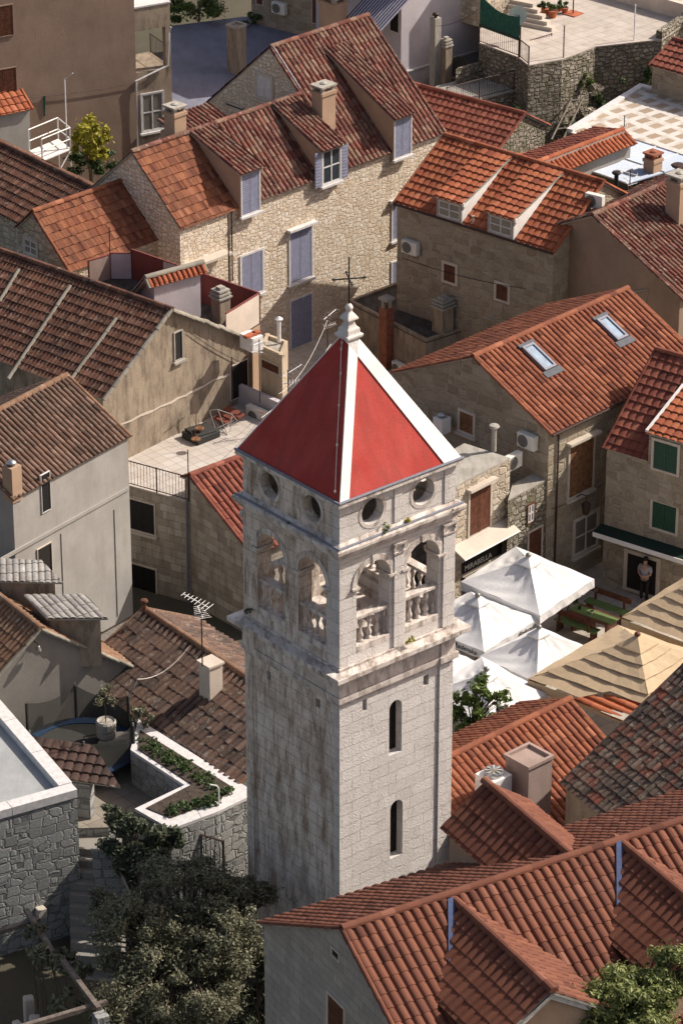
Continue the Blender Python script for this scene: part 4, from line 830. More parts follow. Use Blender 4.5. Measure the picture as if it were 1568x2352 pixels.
fa=Fr(Vector((a_.x,a_.y,0))+nn*.12,nn); sa,sh=fa.px(596,950,.3); text('SANYO',fa,sa-.02,sh+.06,.12,bpy.data.objects['air_conditioner.002'],'terracotta',.306)
rail('terrace_railing',[PT[1]+UP*.0,PT[1]+(PT[2]-PT[1])*.5,PT[2]],.95,'brown iron railing along the front edge of the tiled roof terrace',r=.014)
p=PT[2]; tag(MB().tube([p,p+UP*2.0],.02,6).build('clothesline_pole','iron',None),'brown pole standing at the front corner of the tiled roof terrace','pole','thin poles on the roofs')
p=Z(520,985,zf)
r=empty('scrap_pile',p,'heap of dumped tiles, tarpaulin, round stools and green metal frame on the roof terrace','junk pile')
m=MB(); q=Z(462,1005,zf); m.cbox(q,.9,1.1,.28,47); m.cbox(q+UP*.281,.8,.95,.07,55); m.build('tarpaulin','net',r,bevel=.04)
q=Z(500,975,zf+.1)
for k in range(5):
    for j in range(4): 
        m=MB().tube([q+azv(47)*(.1+j*.21)+azv(137)*(k*.14-.3)+UP*(.1+.09*(j%3)),q+azv(47)*(.1+j*.21+.3)+azv(137)*(k*.14-.3)+UP*(.16+.09*(j%3))],.07,7)
        m.build('loose_tile','tile_maroon',r)
for (u,v) in ((450,1010),(458,985)):
    q=Z(u,v,zf+.45); m=MB().lathe(q,[(.17,0),(.17,.05)],14); [m.tube([q+Vector((dx,dy,.05)),q+Vector((dx*2.2,dy*2.2,.5))],.012,4) for dx,dy in ((.1,.1),(-.1,.05),(0,-.12))]; m.build('stool','wood_plank',r)
q=Z(500,1000,zf); m=MB(); rg=random.Random(3)
for (a,b) in (((0,0,0),(-.3,.5,.75)),((.35,0,0),(.0,.5,.8)),((-.3,.5,.75),(0,.5,.8)),((0,.5,.8),(.5,.6,.55)),((.5,.6,.55),(.7,.35,.4)),((.1,.1,.15),(.7,.35,.4)),((.0,0,.3),(.6,.2,.5)),((-.1,.3,.4),(.3,.0,.02)),((.5,.6,.55),(.45,.1,.1))): m.tube([q+Vector(a),q+Vector(b)],.018,5)
m.build('metal_frame','tile_cement',r)
# ---- narrow block with louvred window, between the grey gable and the tower
rB,PB_=block('narrow_block','narrow stained ochre rendered block with one brown louvred window behind the terrace',[(598,800),(612,772),(661,790),(648,822)],9.3,ZG,'pl_ochre','concrete',para=.12,pw=.12)
fB=edgefr(PB_[0],PB_[3],cen(PB_)); window(rB,fB,(601,822),(643,862),'louvre','frame_stone','wood_brown',.03,False)
MB().cbox(Z(578,800,9.6),.7,.5,.55,47).build('tank','white_paint',rB); 
for k in range(3): MB().cbox(Z(570+k*9,775-k*4,10.15),.22,.3,.1,47+k*9).build('loose_brick','terracotta',rB)
def flue(u,v,z,vt,r,mat,label,cap='cone',name='flue_pipe'):
    p=Z(u,v,z); zt=VZ(p,vt); m=MB().lathe(p,[(r,0),(r,zt-z-.12)],10); m.lathe(Vector((p.x,p.y,zt-.12)),[(r*2.,0),(r*2.1,.03),(r*.6,.11),(0,.13)] if cap=='cone' else [(r*1.9,0),(r*2.2,.05),(r*1.8,.1),(0,.12)],12)
    return tag(m.build(name,mat,None,smooth=False),label,'flue pipe','metal flues on the roofs')
flue(641,785,9.4,727,.07,'white_metal','slim white flue pipe with a conical cap in front of the blue shuttered wall')
# aerials
def aerial(u,v,z,vt,label,boom=(.7,30),n=6,mat='iron',dz=.0):
    p=Z(u,v,z); zt=VZ(p,vt); r=empty('tv_aerial',p,label,'aerial','television aerials on the roofs')
    MB().tube([p,Vector((p.x,p.y,zt))],.022,6).build('mast',mat,r)
    for (h_,az,L) in ((.12,boom[1],boom[0]),(.5,boom[1]+40,boom[0]*.6)):
        t=Vector((p.x,p.y,zt-h_)); d=azv(az)+UP*.25; c=Vector((d.y,-d.x,0)); m=MB().tube([t-d*L*.3,t+d*L*.7],.016,5)
        for k in range(n): q=t-d*L*.3+d*L*k/(n-1); m.tube([q-c*(.26-.02*k),q+c*(.26-.02*k)],.008,4)
        m.build('antenna','white_metal',r)
aerial(597,925,zf+.75,780,'tall rusty aerial mast fixed to the white terrace parapet beside the louvred block',(.8,200))
aerial(752,800,8,720,'aerial with crossed elements left of the pyramid roof tip',(.7,40))
aerial(662,935,8,850,'aerial with ring and rods right beside the left edge of the red pyramid',(.9,50))
aerial(465,1530,9.6,1378,'aerial mast with two white yagi antennas on the white chimney of the mossy roof',(.9,300),8)
m=MB(); p=Z(534,920,zf+.75); tag(MB().tube([p,Vector((p.x,p.y,VZ(p,820)))],.02,5).build('clothesline_pole','iron',None),'rusty pole on the white terrace parapet in front of the dark louvred window','pole','thin poles on the roofs')
# ---- screened roof terrace
z=10.2; rS,PS=block('screened_terrace','flat roof terrace enclosed by dark red and cream panel screens',[(205,655),(255,640),(305,640),(597,742),(520,790),(380,760)],9.6,ZG,'pl_beige','asphalt')
def screen(par,a,b,h,mats,n):
    for k in range(n):
        p=a+(b-a)*(k/n);q=a+(b-a)*((k+1)/n); d=(q-p).normalized(); nn=Vector((d.y,-d.x,0)); MB().box(p+d*.02,q-p-d*.04,nn*.03,UP*h).build('screen_panel',mats[k%len(mats)],par)
        MB().box(p-d*.02-nn*.02,d*.04,nn*.07,UP*(h+.02)).build('screen_post','wood_brown',par)
    d=(b-a); nn=Vector((d.y,-d.x,0)).normalized(); MB().box(a+UP*(h+.021)-nn*.02,d,nn*.06,UP*.04).build('top_rail','pl_red',par)
screen(rS,PS[2]+UP*.01,PS[3]+UP*.01,1.15,['pl_red','pl_cream','pl_red','pl_red'],4)
screen(rS,PS[3]+UP*.01,PS[4]+UP*.01,1.15,['pl_cream'],1)
screen(rS,PS[0]+UP*.01,PS[1]+UP*.01,.95,['pl_pink'],1); screen(rS,PS[1]+UP*.01,PS[2]+UP*.01,1.0,['pl_shade_white'],1)
tag(MB().tube([Z(255,640,9.6),Z(255,640,9.6)+UP*2.1],.02,5).build('clothesline_pole','iron',None),'dark pole at the left corner of the red screened roof terrace','pole','thin poles on the roofs')
tag(MB().tube([Z(527,700,9.6),Z(527,700,9.6)+UP*3.6],.025,5).build('clothesline_pole','iron',None),'tall rusty pole rising from the red screened roof terrace beside the tiered chimney','pole','thin poles on the roofs')
hs=house('roof_shed','small white shed with a rough orange tiled roof on the screened roof terrace',10.75,'e',(330,668),(430,641),(360,632),0,'pl_shade_white','dense','tile_bright',base=9.62,oh=.08,og=.25,back=.3,ext=(.5,.1),capmat='mortar')
chimney(None,508,755,9.4,657,.5,.5,47,'pl_grey','tiers',label='square chimney with stacked slab cap above the stained grey gable wall',group='masonry chimneys standing on the roofs')
# ---- dark flat roof between the houses
za=FH1.px(880,662)[1]; zb_=h2.F.px(1040,712)[1]; zd=(za+zb_)/2; print('dark roof z',za,zb_)
rD,PD=block('dark_flat_roof_block','low rendered block with a black bitumen flat roof between the stone houses',[(800,694),(912,652),(1130,738),(978,786)],zd,ZG,'pl_grey','asphalt',para=.1,pw=.15)
fD=edgefr(PD[0],PD[3],cen(PD)); fD2=edgefr(PD[3],PD[2],cen(PD))
for (u,v,vt,w_,m_,c_,lb,b) in ((888,735,680,.42,'brick_red','slab','tall thin brick chimney against the dark flat-roofed block',3.2),(1016,760,680,.6,'pl_grey','tiers','broad crumbling chimney on the far side of the black flat roof',0),(1132,778,706,.45,'pl_beige','tiers','pale tiered chimney rising behind the skylight roof ridge',0)):
    p=Z(u,v,zd); zt=VZ(p,vt); r=empty('chimney',Vector((p.x,p.y,zd-b)),lb,'chimney','masonry chimneys standing on the roofs')
    if b:
        s,_=fD.px(888,760,.2); q=fD.w(s,zd-4,.22); zt=VZ(q,680); MB().cbox(q,w_,w_,zt-.45-q.z,47).build('stack',m_,r); q2=Vector((q.x,q.y,zt-.45))
        m=MB(); [m.cbox(q2+Vector((i*.13,j*.13,0)),.1,.1,.3,47) for i in(-1,1) for j in (-1,1)]; m.cbox(q2+UP*.3,w_*1.15,w_*1.15,.1,47); m.build('cap','concrete',r)
    else: bpy.data.objects.remove(r); chimney(None,u,v,zd,vt,w_,w_,47,m_,c_,label=lb,group='masonry chimneys standing on the roofs')
ac(912,850,fD,'small air conditioner low on the wall behind the brick chimney',dep=.05,w=.75)
# ---- cafe building with sign
rM,PM=block('cafe_building','lit stone building with a brown louvred window, awning and black shop sign',[(1000,1142),(1075,1101),(1171,1052),(1066,1018),(990,1060)],8.7,ZG,'st_rough','concrete')
fM=edgefr(PM[1],PM[2],cen(PM)); window(rM,fM,(1074,1128),(1126,1210),'louvre','frame_stone','wood_brown',.08,True,True)
s0,zt=fM.px(1060,1283,.5); s1,_=fM.px(1187,1219,.5); f3=Fr(fM.w(0,0,.02),fM.n)
aw=MB().prism([fM.w(s0,zt+.28,.02),fM.w(s0,zt,.62),fM.w(s0,zt-.05,.62),fM.w(s0,zt+.2,.02)],fM.x*(s1-s0)).build('awning','pl_cream',rM); MB().tube([fM.w(s0,zt-.03,.63),fM.w(s1,zt-.03,.63)],.03,6).build('awning_bar','white_metal',aw)
s0,zt=fM.px(1062,1299,.06); s1,_=fM.px(1152,1250,.06); zt+=.04
sg=MB().box(fM.w(s0,zt-.38,.01),fM.x*(s1-s0),UP*.4,fM.n*.05).build('sign','black',rM); text('MIRABELLA',fM,s0+.1,zt-.31,.29,sg,dep=.064,sx=1.0)
MB().box(fM.w(s0,zt-.52,.01),fM.x*(s1-s0),UP*.12,fM.n*.07).build('sign_trim','frame_stone',rM); MB().box(fM.w(s0,ZG,.004),fM.x*(s1-s0),UP*(zt-.53-ZG),fM.n*.01).build('doorway','dark',rM)  # doorway is a flat dark sheet in place of the unlit inside
g=MB().box(fM.w(s0+.15,zt-.82,.02),fM.x*.45,UP*.24,fM.n*.06).build('sign','frame_stone',rM); text('ATM',fM,s0+.19,zt-.78,.19,g,'black',.085)
rN,PN=block('low_stone_wing','low rough stone wing in shade with a dark red door, right of the shop awning',[(1166,1148),(1176,1112),(1258,1068),(1264,1096)],7.4,ZG,'st_wild','concrete')
fN=edgefr(PN[0],PN[3],cen(PN)); window(rN,fN,(1210,1222),(1242,1290),'shutter','frame_stone','wood_brown',.07,False,leaves=1,name='door'); window(rN,fN,(1209,1160),(1226,1196),'glass','wood_brown','glass_grey',.05,False)
ac(1183,1062,fN,'dark shaded air conditioner on the low wing beside the concrete roof slab',dep=-.9)
flue(1133,1036,8.7,975,.09,'concrete','slim grey concrete flue on the slab roof above the shop sign','flat')
p=Z(1014,992,7.9); m=chimney(None,1014,992,7.9,946,.45,.45,45,'white_paint','cowl',label='white box flue with shiny round metal cowl right of the red pyramid',group='masonry chimneys standing on the roofs')
# street lantern on the skylight house
s,zl=h6.F.px(1345,1165,.5); q=h6.F.w(s,zl,.5); r=empty('wall_lantern',q,'black wall lantern hanging beside the corner of the skylight house','lantern')
MB().lathe(q-UP*.3,[(.06,0),(.12,.05),(.17,.4),(.19,.42),(.05,.55),(0,.6)],6).build('lantern','iron',r); MB().tube([q+UP*.3,q+UP*.45,q-h6.F.n*.25+UP*.42,q-h6.F.n*.5+UP*.2],.02,5).build('bracket','iron',r)
# ---- parasols
def parasol(label,cs,ze,vap,mat,tiers=0,group='white square parasols',uap=None,words=None,val=.32):
    C3=[Z(u,v,ze) for u,v in cs]; 
    if len(C3)==3: C3.append(C3[0]+C3[2]-C3[1])
    c=cen(C3); r=empty('parasol',Vector((c.x,c.y,ZG)),label,'parasol',group); za=VZ(c,vap); ap=Vector((c.x,c.y,za)); n=10; rg=random.Random(int(c.x*7))
    cv=MB()
    for k in range(4):
        a,b=C3[k],C3[(k+1)%4]
        if tiers:
            for t in range(tiers):
                f0=t/tiers; f1=(t+1)/tiers; lift=.02+.05
                for j in range(n):
                    s0=j/n;s1=(j+1)/n
                    pt=lambda f,s,l: ap.lerp(a.lerp(b,s),f)+UP*(l-.10*math.sin(math.pi*f)*math.sin(math.pi*s)*.6+ .02*math.sin(s*19+t*2+k)*f)
                    cv.face([pt(max(0,f0-.045),s0,0),pt(f1,s0,.075),pt(f1,s1,.075),pt(max(0,f0-.045),s1,0)])
        else:
            N_=16; base_=len(cv.v)
            for i in range(N_+1):
                for j in range(N_+1):
                    f=i/N_; s=j/N_; e=math.sin(math.pi*s)
                    cv.v.append(ap.lerp(a.lerp(b,s),f)+UP*e*(-.12*math.sin(math.pi*f)+.03*math.sin(s*27+f*9+k*2+c.x)*math.sin(math.pi*f)+.02*math.sin(f*21+s*13+k)))
            for i in range(N_):
                for j in range(N_):
                    q_=base_+i*(N_+1)+j; cv.f.append((q_,q_+N_+1,q_+N_+2,q_+1) if i else (q_,q_+N_+1,q_+N_+2)); cv.mi.append(0)
        # valance
    canopy=cv.build('canopy',mat,r,smooth=not tiers,fix=False)
    m=MB()
    for k in range(4):
        a,b=C3[k],C3[(k+1)%4]; o=(a+b)/2-c; o.z=0; o.normalize()
        for j in range(12):
            p,q=a.lerp(b,j/12),a.lerp(b,(j+1)/12); w0=.02*math.sin(j*2.1+k); w1=.02*math.sin((j+1)*2.1+k)
            m.face([p-UP*.0,q,q-UP*val+o*w1,p-UP*val+o*w0])
    va=m.build('valance',mat,r,fix=False)
    if words:
        for k in words:
            a,b=C3[k],C3[(k+1)%4]; o=(a+b)/2-c; f=Fr(Vector((a.x,a.y,0)),o); bb=(b-a).dot(f.x); end=max(0,bb); text('Radenska',f,(end-1.25 if k in(0,) else end-1.2),ze-val+.09,.26,va,'black',.03,.35,.95)
    m=MB()
    for k in range(4):
        p=ap.lerp(C3[k],.2)+UP*.07; q=ap.lerp(C3[(k+1)%4],.2)+UP*.07; m.face([ap+UP*.13,p,q]); m.face([p,q,q-UP*.06,p-UP*.06])
    m.build('vent_cap',mat,r,fix=False)
    MB().lathe(ap+UP*.11,[(.09,0),(.11,.04),(.08,.1),(0,.13)],12).build('finial_knob','glass_grey' if not tiers else 'wood_brown',r,smooth=True)
    MB().tube([Vector((c.x,c.y,ZG)),ap],.045,8).build('pole','wood_plank',r)
    MB().cbox(Vector((c.x,c.y,ZG)),.8,.8,.08,20).build('base','concrete',r)
    for k in range(4): MB().tube([ap-UP*.12,C3[k]-UP*.04],.02,4).build('rib','wood_plank',r)
    return r,C3
z_=ZG+2.6
parasol('largest white parasol beside the black shop sign, half in blue shadow',[(1058,1336),(1239,1414),(1364,1330)],z_+.2,1284,'canvas_white',words=(0,1))
parasol('white parasol touching the right side of the bell tower, brightly lit',[(950,1432),(1111,1497),(1240,1420)],z_,1376,'canvas_white',words=(0,1))
parasol('white parasol between the beige parasol and the tower-side white parasol',[(1099,1508),(1232,1567),(1370,1496)],z_,1449,'canvas_white')
parasol('small white parasol mostly hidden behind the right edge of the bell tower',[(960,1562),(1020,1592),(1089,1518)],z_-.1,1512,'canvas_white')
parasol('white parasol behind the leafy vine and the orange roof beside the tower',[(975,1592),(1125,1680),(1256,1592)],z_,1546,'canvas_white')
parasol('front beige parasol with layered canopy and dark round finial',[(1211,1562),(1500,1668),(1705,1540)],z_+.25,1466,'canvas_beige',6,'beige layered parasols')
parasol('rear beige layered parasol cut off by the right edge of the photograph',[(1426,1421),(1640,1502),(1800,1395)],z_+.25,1322,'canvas_beige',6,'beige layered parasols')
# ---- benches and tables
def box_px(m,c,d,L,w,h,z0,off=0,side=0): e=Vector((d.y,-d.x,0)); m.box(c-d*L/2-e*w/2+e*side+d*off+UP*z0,d*L,e*w,UP*h)
dT=azv(128)
def table(u,v,label,cloth=True):
    c=Z(u,v,ZG+.75); c.z=ZG; r=empty('cafe_table',c,label,'table','wooden cafe tables on the plaza'); m=MB(); box_px(m,c,dT,1.7,.75,.04,.72); m.build('tabletop','wood_brown',r)
    for s in(-1,1): m=MB(); box_px(m,c,dT,.08,.6,.72,0,off=s*.7); m.build('leg','wood_brown',r)
    if cloth: m=MB(); box_px(m,c,dT,1.74,.5,.012,.762); tag(m.build('table_runner','green_cloth',None),'green runner laid along the '+label.split(' ',1)[1],'tablecloth')
    return c
def bench(u,v,label,side,back=True):
    c=Z(u,v,ZG+.45); c.z=ZG; r=empty('cafe_bench',c,label,'bench','wooden cafe benches on the plaza'); m=MB(); box_px(m,c,dT,1.7,.38,.04,.42); m.build('seat','green_cloth',r)
    for s in(-1,1): m=MB(); box_px(m,c,dT,.07,.36,.42,0,off=s*.7); m.build('leg','wood_brown',r)
    if back:
        m=MB(); box_px(m,c,dT,1.8,.05,.2,.72,side=side*.2); m.build('backrest','wood_brown',r)
        for s in(-1,1): m=MB(); box_px(m,c,dT,.08,.06,.5,.42,off=s*.6,side=side*.2); m.build('backrest_post','wood_brown',r)
c=table(1363,1412,'nearer cafe table in the shaded gap between the parasols')
for k in (-.5,.0): q=c+dT*(k-.1)+UP*.775; rp=empty('table_pot',q,('small white flower pot in the middle of the green table' if k==0 else 'small dark flower pot near the end of the green table'),'plant pot'); MB().lathe(q,[(.04,0),(.06,.09),(.05,.09)],10).build('pot','white_paint' if k==0 else 'dark_green',rp); m=MB(); foliage(m,q+UP*.12,.06,.06,.05,40,.03,5,3,.3); m.build('leaves','leaf_bush',rp,fix=False)
bench(1392,1392,'wooden bench with backrest on the far side of the green table',-1)
bench(1324,1434,'wooden bench with backrest on the near side of the green table, beside the white parasol',1)
q=Z(1300,1412,ZG); plant('planter_shrub','leafy shrub in a box planter beside the largest white parasol','plant',q,q+UP*.75,.4,.4,.4,600,.06,'leaf_bush',8,5,.03)
# person in the doorway
s,_=h7.F.px(1480,1320,.3); pc=h7.F.w(s,0,.3); pc.z=ZG
def person(c,az):
    r=empty('person',c,'person in a white short-sleeved shirt and black trousers standing with folded arms in the doorway','person'); d=azv(az); e=Vector((d.y,-d.x,0))
    P=lambda x,y,z: c+e*x+d*y+UP*z
    def skin(name,pts,edges,rad,mat,par):
        me=bpy.data.meshes.new(name); me.from_pydata([p-c for p in pts],edges,[]); o=bpy.data.objects.new(name,me); COL.objects.link(o); sk=o.modifiers.new('s','SKIN'); ss=o.modifiers.new('u','SUBSURF'); ss.levels=1; ss.render_levels=1
        for i,(a,b) in enumerate(rad): me.skin_vertices[0].data[i].radius=(a,b)
        me.skin_vertices[0].data[0].use_root=True
        dg=bpy.context.evaluated_depsgraph_get(); dg.update(); m2=bpy.data.meshes.new_from_object(o.evaluated_get(dg)); bpy.data.objects.remove(o); m2.polygons.foreach_set('use_smooth',[True]*len(m2.polygons)); autouv(m2); m2.materials.clear(); return link(name,m2,par,[mat])
    pts=[P(0,0,.95),P(0,.01,1.15),P(0,.01,1.4),P(0,0,1.5),P(0,.01,1.6),P(0,.02,1.7),P(.19,0,1.42),P(.25,.03,1.15),P(.05,.2,1.1),P(-.08,.22,1.14),P(-.19,0,1.42),P(-.25,.03,1.15),P(-.05,.23,1.12),P(.08,.25,1.16),P(.1,0,.88),P(.11,.02,.48),P(.11,0,.08),P(.11,.13,.03),P(-.1,0,.88),P(-.11,.02,.48),P(-.11,0,.08),P(-.11,.13,.03)]
    ed=[(0,1),(1,2),(2,3),(3,4),(4,5),(2,6),(6,7),(7,8),(8,9),(2,10),(10,11),(11,12),(12,13),(0,14),(14,15),(15,16),(16,17),(0,18),(18,19),(19,20),(20,21)]
    rad=[(.14,.1),(.13,.1),(.16,.1),(.055,.055),(.08,.095),(.06,.075),(.06,.06),(.042,.042),(.03,.03),(.03,.025),(.06,.06),(.042,.042),(.03,.03),(.03,.025),(.085,.085),(.055,.055),(.04,.04),(.035,.025),(.085,.085),(.055,.055),(.04,.04),(.035,.025)]
    b=skin('body',pts,ed,rad,'skin',r)
    skin('shirt',pts[:3]+[P(0,0,1.46),P(.2,0,1.42),P(.25,.02,1.22),P(-.2,0,1.42),P(-.25,.02,1.22)],[(0,1),(1,2),(2,3),(2,4),(4,5),(2,6),(6,7)],[(.165,.125),(.155,.12),(.175,.12),(.07,.07),(.075,.075),(.065,.065),(.075,.075),(.065,.065)],'shirt',b)
    skin('trousers',[P(0,0,.98),pts[14],pts[15],P(.11,0,.1),pts[18],pts[19],P(-.11,0,.1)],[(0,1),(1,2),(2,3),(0,4),(4,5),(5,6)],[(.165,.12),(.1,.1),(.07,.07),(.06,.06),(.1,.1),(.07,.07),(.06,.06)],'black',b)
    MB().lathe(P(0,-.01,1.66),[(.085,0),(.1,.04),(.09,.1),(.05,.14),(0,.15)],10).build('hair','black',b,smooth=True)
person(pc,math.degrees(math.atan2(h7.F.n.x,h7.F.n.y)))
# ---------------------------------------------------------------- the far side
O=Z(318,350,7.); d=azv(62); n=Vector((d.y,-d.x,0)); F9=Fr(Vector((O.x,O.y,0)),n); 
r9=empty('tall_plastered_house',O-d*4-n*3+UP*(ZG-7),'tall brown plastered house at the upper left with a corner balcony bay','house')
MB().box(F9.w(-9,ZG,0),F9.x*9,-n*6,UP*14).build('wall','pl_brown',r9)
xr=F9.px(395,180)[0]; zo0=F9.px(345,163)[1]; zo1=F9.px(345,68)[1]; zt=F9.px(345,14)[1]; print('H9',xr,zo0,zo1,zt)
MB().box(F9.w(.002,ZG,-.03),F9.x*xr,-n*2.2,UP*(zo0-ZG)).build('bay_wall','pl_grey',r9)
MB().box(F9.w(.002,zo1,-.03),F9.x*xr,-n*2.2,UP*(zt-zo1)).build('balcony_parapet','pl_grey',r9)
MB().box(F9.w(xr-.24,zo0+.002,-.03),F9.x*.24,-n*.3,UP*(zo1-zo0-.004)).build('corner_post','pl_grey',r9)
MB().box(F9.w(-.03,zt-.01,.0),F9.x*(xr+.06),-n*2.3,UP*.07).build('coping','frame_white',r9)
window(r9,Fr(F9.w(0,0,-.03),n),(322,216),(378,296),'glass','frame_white','glass_grey',.07,True)
window(r9,F9,(-30,18),(33,80),'louvre','pl_brown','wood_brown',.04,False); window(r9,F9,(-20,162),(42,240),'louvre','pl_brown','wood_brown',.04,False)
pp=[F9.w(*F9.px(*q_,.08),.08) for q_ in ((393,62),(388,78),(386,150),(313,186),(317,360))]; MB().tube(pp,.05,7).build('drainpipe','frame_white',r9)
a=F9.w(xr,zo0,-.1); rr=rail('balcony_railing',[a,a-n*2.],.85,'dark curved balcony railing on the corner bay of the tall plastered house')
rz,PZ=block('blue_terrace','low building with a blue-grey flat roof terrace behind the tall plastered house',[(330,330),(388,60),(560,38),(720,55),(720,240),(430,330)],7.3,4,'pl_grey','blue_floor')
chimney(None,544,165,7.3,55,.62,.62,40,'pl_grey','open',label='square grey chimney with an open cap on the blue-grey terrace',group='masonry chimneys standing on the roofs')
q=Z(455,50,7.3); plant('climbing_shrub','broad green shrub at the top edge behind the blue-grey terrace','shrub',q,q+UP*.9,1.7,1.,1.0,3500,.09,'leaf_green',16,11,.05)
q=Z(575,60,7.3); plant('climbing_shrub','small shrub in the corner beside the stone wall with the air conditioner','shrub',q,q+UP*.3,.5,.4,.4,500,.07,'leaf_bush',8,12,.03)
# stone building
O=Z(578,52,7.3); d=azv(127); n=Vector((d.y,-d.x,0)); FS=Fr(Vector((O.x,O.y,0)),n); L=FS.px(742,115)[0]
r=empty('far_stone_house',O+UP*(4-7.3),'squared stone house at the top edge, left of the striped awning','house'); MB().box(FS.w(0,4,0),FS.x*L,-n*5,UP*11).build('wall','st_house',r)
window(r,FS,(588,-30),(606,14),'louvre','frame_stone','wood_brown',.05,False); window(r,FS,(716,-30),(737,58),'louvre','frame_stone','wood_brown',.05,False)
ac(638,20,FS,'air conditioner on the squared stone wall at the top edge of the photograph')
chimney(None,765,62,9.3,-14,1.0,.8,45,'pl_beige','pots',label='large beige chimney block behind the ridge at the top edge',group='masonry chimneys standing on the roofs')
# white house
O=Z(920,185,7.); d=azv(50); n=Vector((d.y,-d.x,0)); FW=Fr(Vector((O.x,O.y,0)),n); L=FW.px(1100,120)[0]
r=empty('pale_rendered_house',O+UP*(4-7),'shade-tinted white rendered house at the top with a striped awning and tall flues','house'); MB().box(FW.w(0,4,0),FW.x*L,-n*6,UP*12).build('wall','pl_shade_white',r)
FWl=Fr(Vector((O.x,O.y,0)),-d); window(r,FWl,(895,20),(917,78),'dark','frame_white',fw=.04,sill=False)
MB().box(FW.w(0,FW.px(960,157)[1],0),FW.x*L,n*.08,UP*.07).build('string_course','frame_white',r)
s0,z0=FWl.px(795,22,1.7); s1,z1=FWl.px(874,72,1.7); k=14; st=MB(); sb=MB()
for i in range(k*2):
    (st if i%2 else sb).prism([FWl.w(s0+(s1-s0)*i/(2*k),z1,1.7),FWl.w(s0+(s1-s0)*i/(2*k),z1+1.1,0.02),FWl.w(s0+(s1-s0)*(i+1)/(2*k),z1+1.1,0.02),FWl.w(s0+(s1-s0)*(i+1)/(2*k),z1,1.7)],UP*.03)
aw=st.build('awning','awning_stripe',r); sb.build('stripe','net',aw)
chimney(None,998,205,6.6,28,.36,.36,50,'concrete','ball',label='tall square flue with a black ball cowl against the shade-tinted white house',group='masonry chimneys standing on the roofs')
chimney(None,1023,205,6.6,84,.38,.38,50,'pl_grey','tiers',label='short tiered chimney beside the tall flue at the shade-tinted white house',group='masonry chimneys standing on the roofs')
rw,_P=block('garden_pier','rough mortar pier and low wall at the foot of the tall flue',[(990,160),(1053,166),(1052,182),(988,176)],7.,4,'pl_grey','mortar')
def dish(u,v,z,rad,mat,label):
    q=Z(u,v,z); r=empty('satellite_dish',q,label,'satellite dish'); f=Vector((-.5,-.75,.35)).normalized(); a=f.orthogonal().normalized(); b=f.cross(a); m=MB(); K=20
    rings=[[q+f*(.16*(t*t)*rad*2)+(a*math.cos(2*math.pi*k/K)+b*math.sin(2*math.pi*k/K))*rad*t for k in range(K)] for t in (.05,.5,1.)]
    for A,Bq in zip(rings,rings[1:]):
        for k in range(K): m.face([A[k],A[(k+1)%K],Bq[(k+1)%K],Bq[k]])
    m.face(rings[0]); m.build('reflector',mat,r,smooth=True,fix=False); MB().tube([q,q+Vector((.05,.1,-.2)),q+Vector((.05,.1,-rad-.5))],.03,6).build('stand','iron',r); MB().tube([q-f*0,q+f*rad*1.1],.015,5).build('receiver_arm','iron',r)
dish(1056,155,7.6,.5,'net','large dark satellite dish beside the shade-tinted white house'); dish(1192,36,10.2,.46,'plastic','large white satellite dish by the steps on the upper terrace')
# upper terrace
TP=[(1100,98),(1190,131),(1213,150),(1290,136),(1366,107),(1519,90),(1620,22),(1620,-90),(1100,-90)]
rU,PU=block('upper_terrace','high paved roof terrace on a rough rubble retaining wall at the upper right',TP,9,3.5,'st_wild','up_tiles',cat='terrace')
dd=(Z(1620,62,9)-Z(1385,-6,9)); MB().box(Z(1385,-6,9)+UP*.004,dd,Vector((-dd.y,dd.x,0)).normalized()*.25,UP*.75).build('parapet','pl_cream',rU)
dd=(PU[6]-PU[5]); MB().box(PU[5]+UP*.004,dd,Vector((-dd.y,dd.x,0)).normalized()*.3,UP*.35).build('parapet','st_wild',rU)
dd=hor(Z(1185,34,9)-Z(1106,64,9)); MB().box(Z(1106,64,9)+UP*.004,dd,Vector((-dd.y,dd.x,0)).normalized()*3,UP*3.2).build('house_wall','st_rough',rU)
m=MB(); q=Z(1228,62,9)
for k in range(5): m.cbox(q+Vector((-.18*k,.32*k,.004+.17*k)),1.9-.05*k,.34,.17,32+0*k)
m.build('steps','frame_stone',rU)
rail('terrace_railing',[PU[0]+UP*.01,PU[1]+UP*.01,PU[2]+UP*.01],.85,'black railing carrying the green net at the left edge of the upper terrace',r=.016)
a=PU[0]+UP*.75;b=PU[1]+UP*.75; m=MB()
for i in range(8):
    f0,f1=i/8,(i+1)/8; g=lambda f:1.5-.35*math.sin(math.pi*f*.9)-.25*f
    m.prism([a.lerp(b,f0),a.lerp(b,f1),a.lerp(b,f1)+UP*g(f1),a.lerp(b,f0)+UP*g(f0)],Vector((.02,-.02,0)))
tag(m.build('shade_net','green_net',None),'dark green shade net hung above the black railing of the upper terrace','net')
for (u,v,vt,lb,mt) in ((1193,131,62,'dark post holding the green net on the upper terrace','iron'),(1293,132,58,'thin pole at the front edge of the upper terrace','wood_grey'),(1455,92,10,'pale pole near the right front edge of the upper terrace','white_metal')):
    p=Z(u,v,9.004); tag(MB().tube([p,Vector((p.x,p.y,VZ(p,vt)))],.03,6).build('pole',mt,None),lb,'pole','thin poles on the roofs')
p=Z(1315,32,9.004); r=empty('parasol_stand',p,'rusty parasol stand with a square base plate on the upper terrace','parasol stand'); MB().cbox(p,.7,.7,.04,40).build('base_plate','terracotta',r); MB().tube([p,p+UP*2],.03,6).build('post','iron',r)
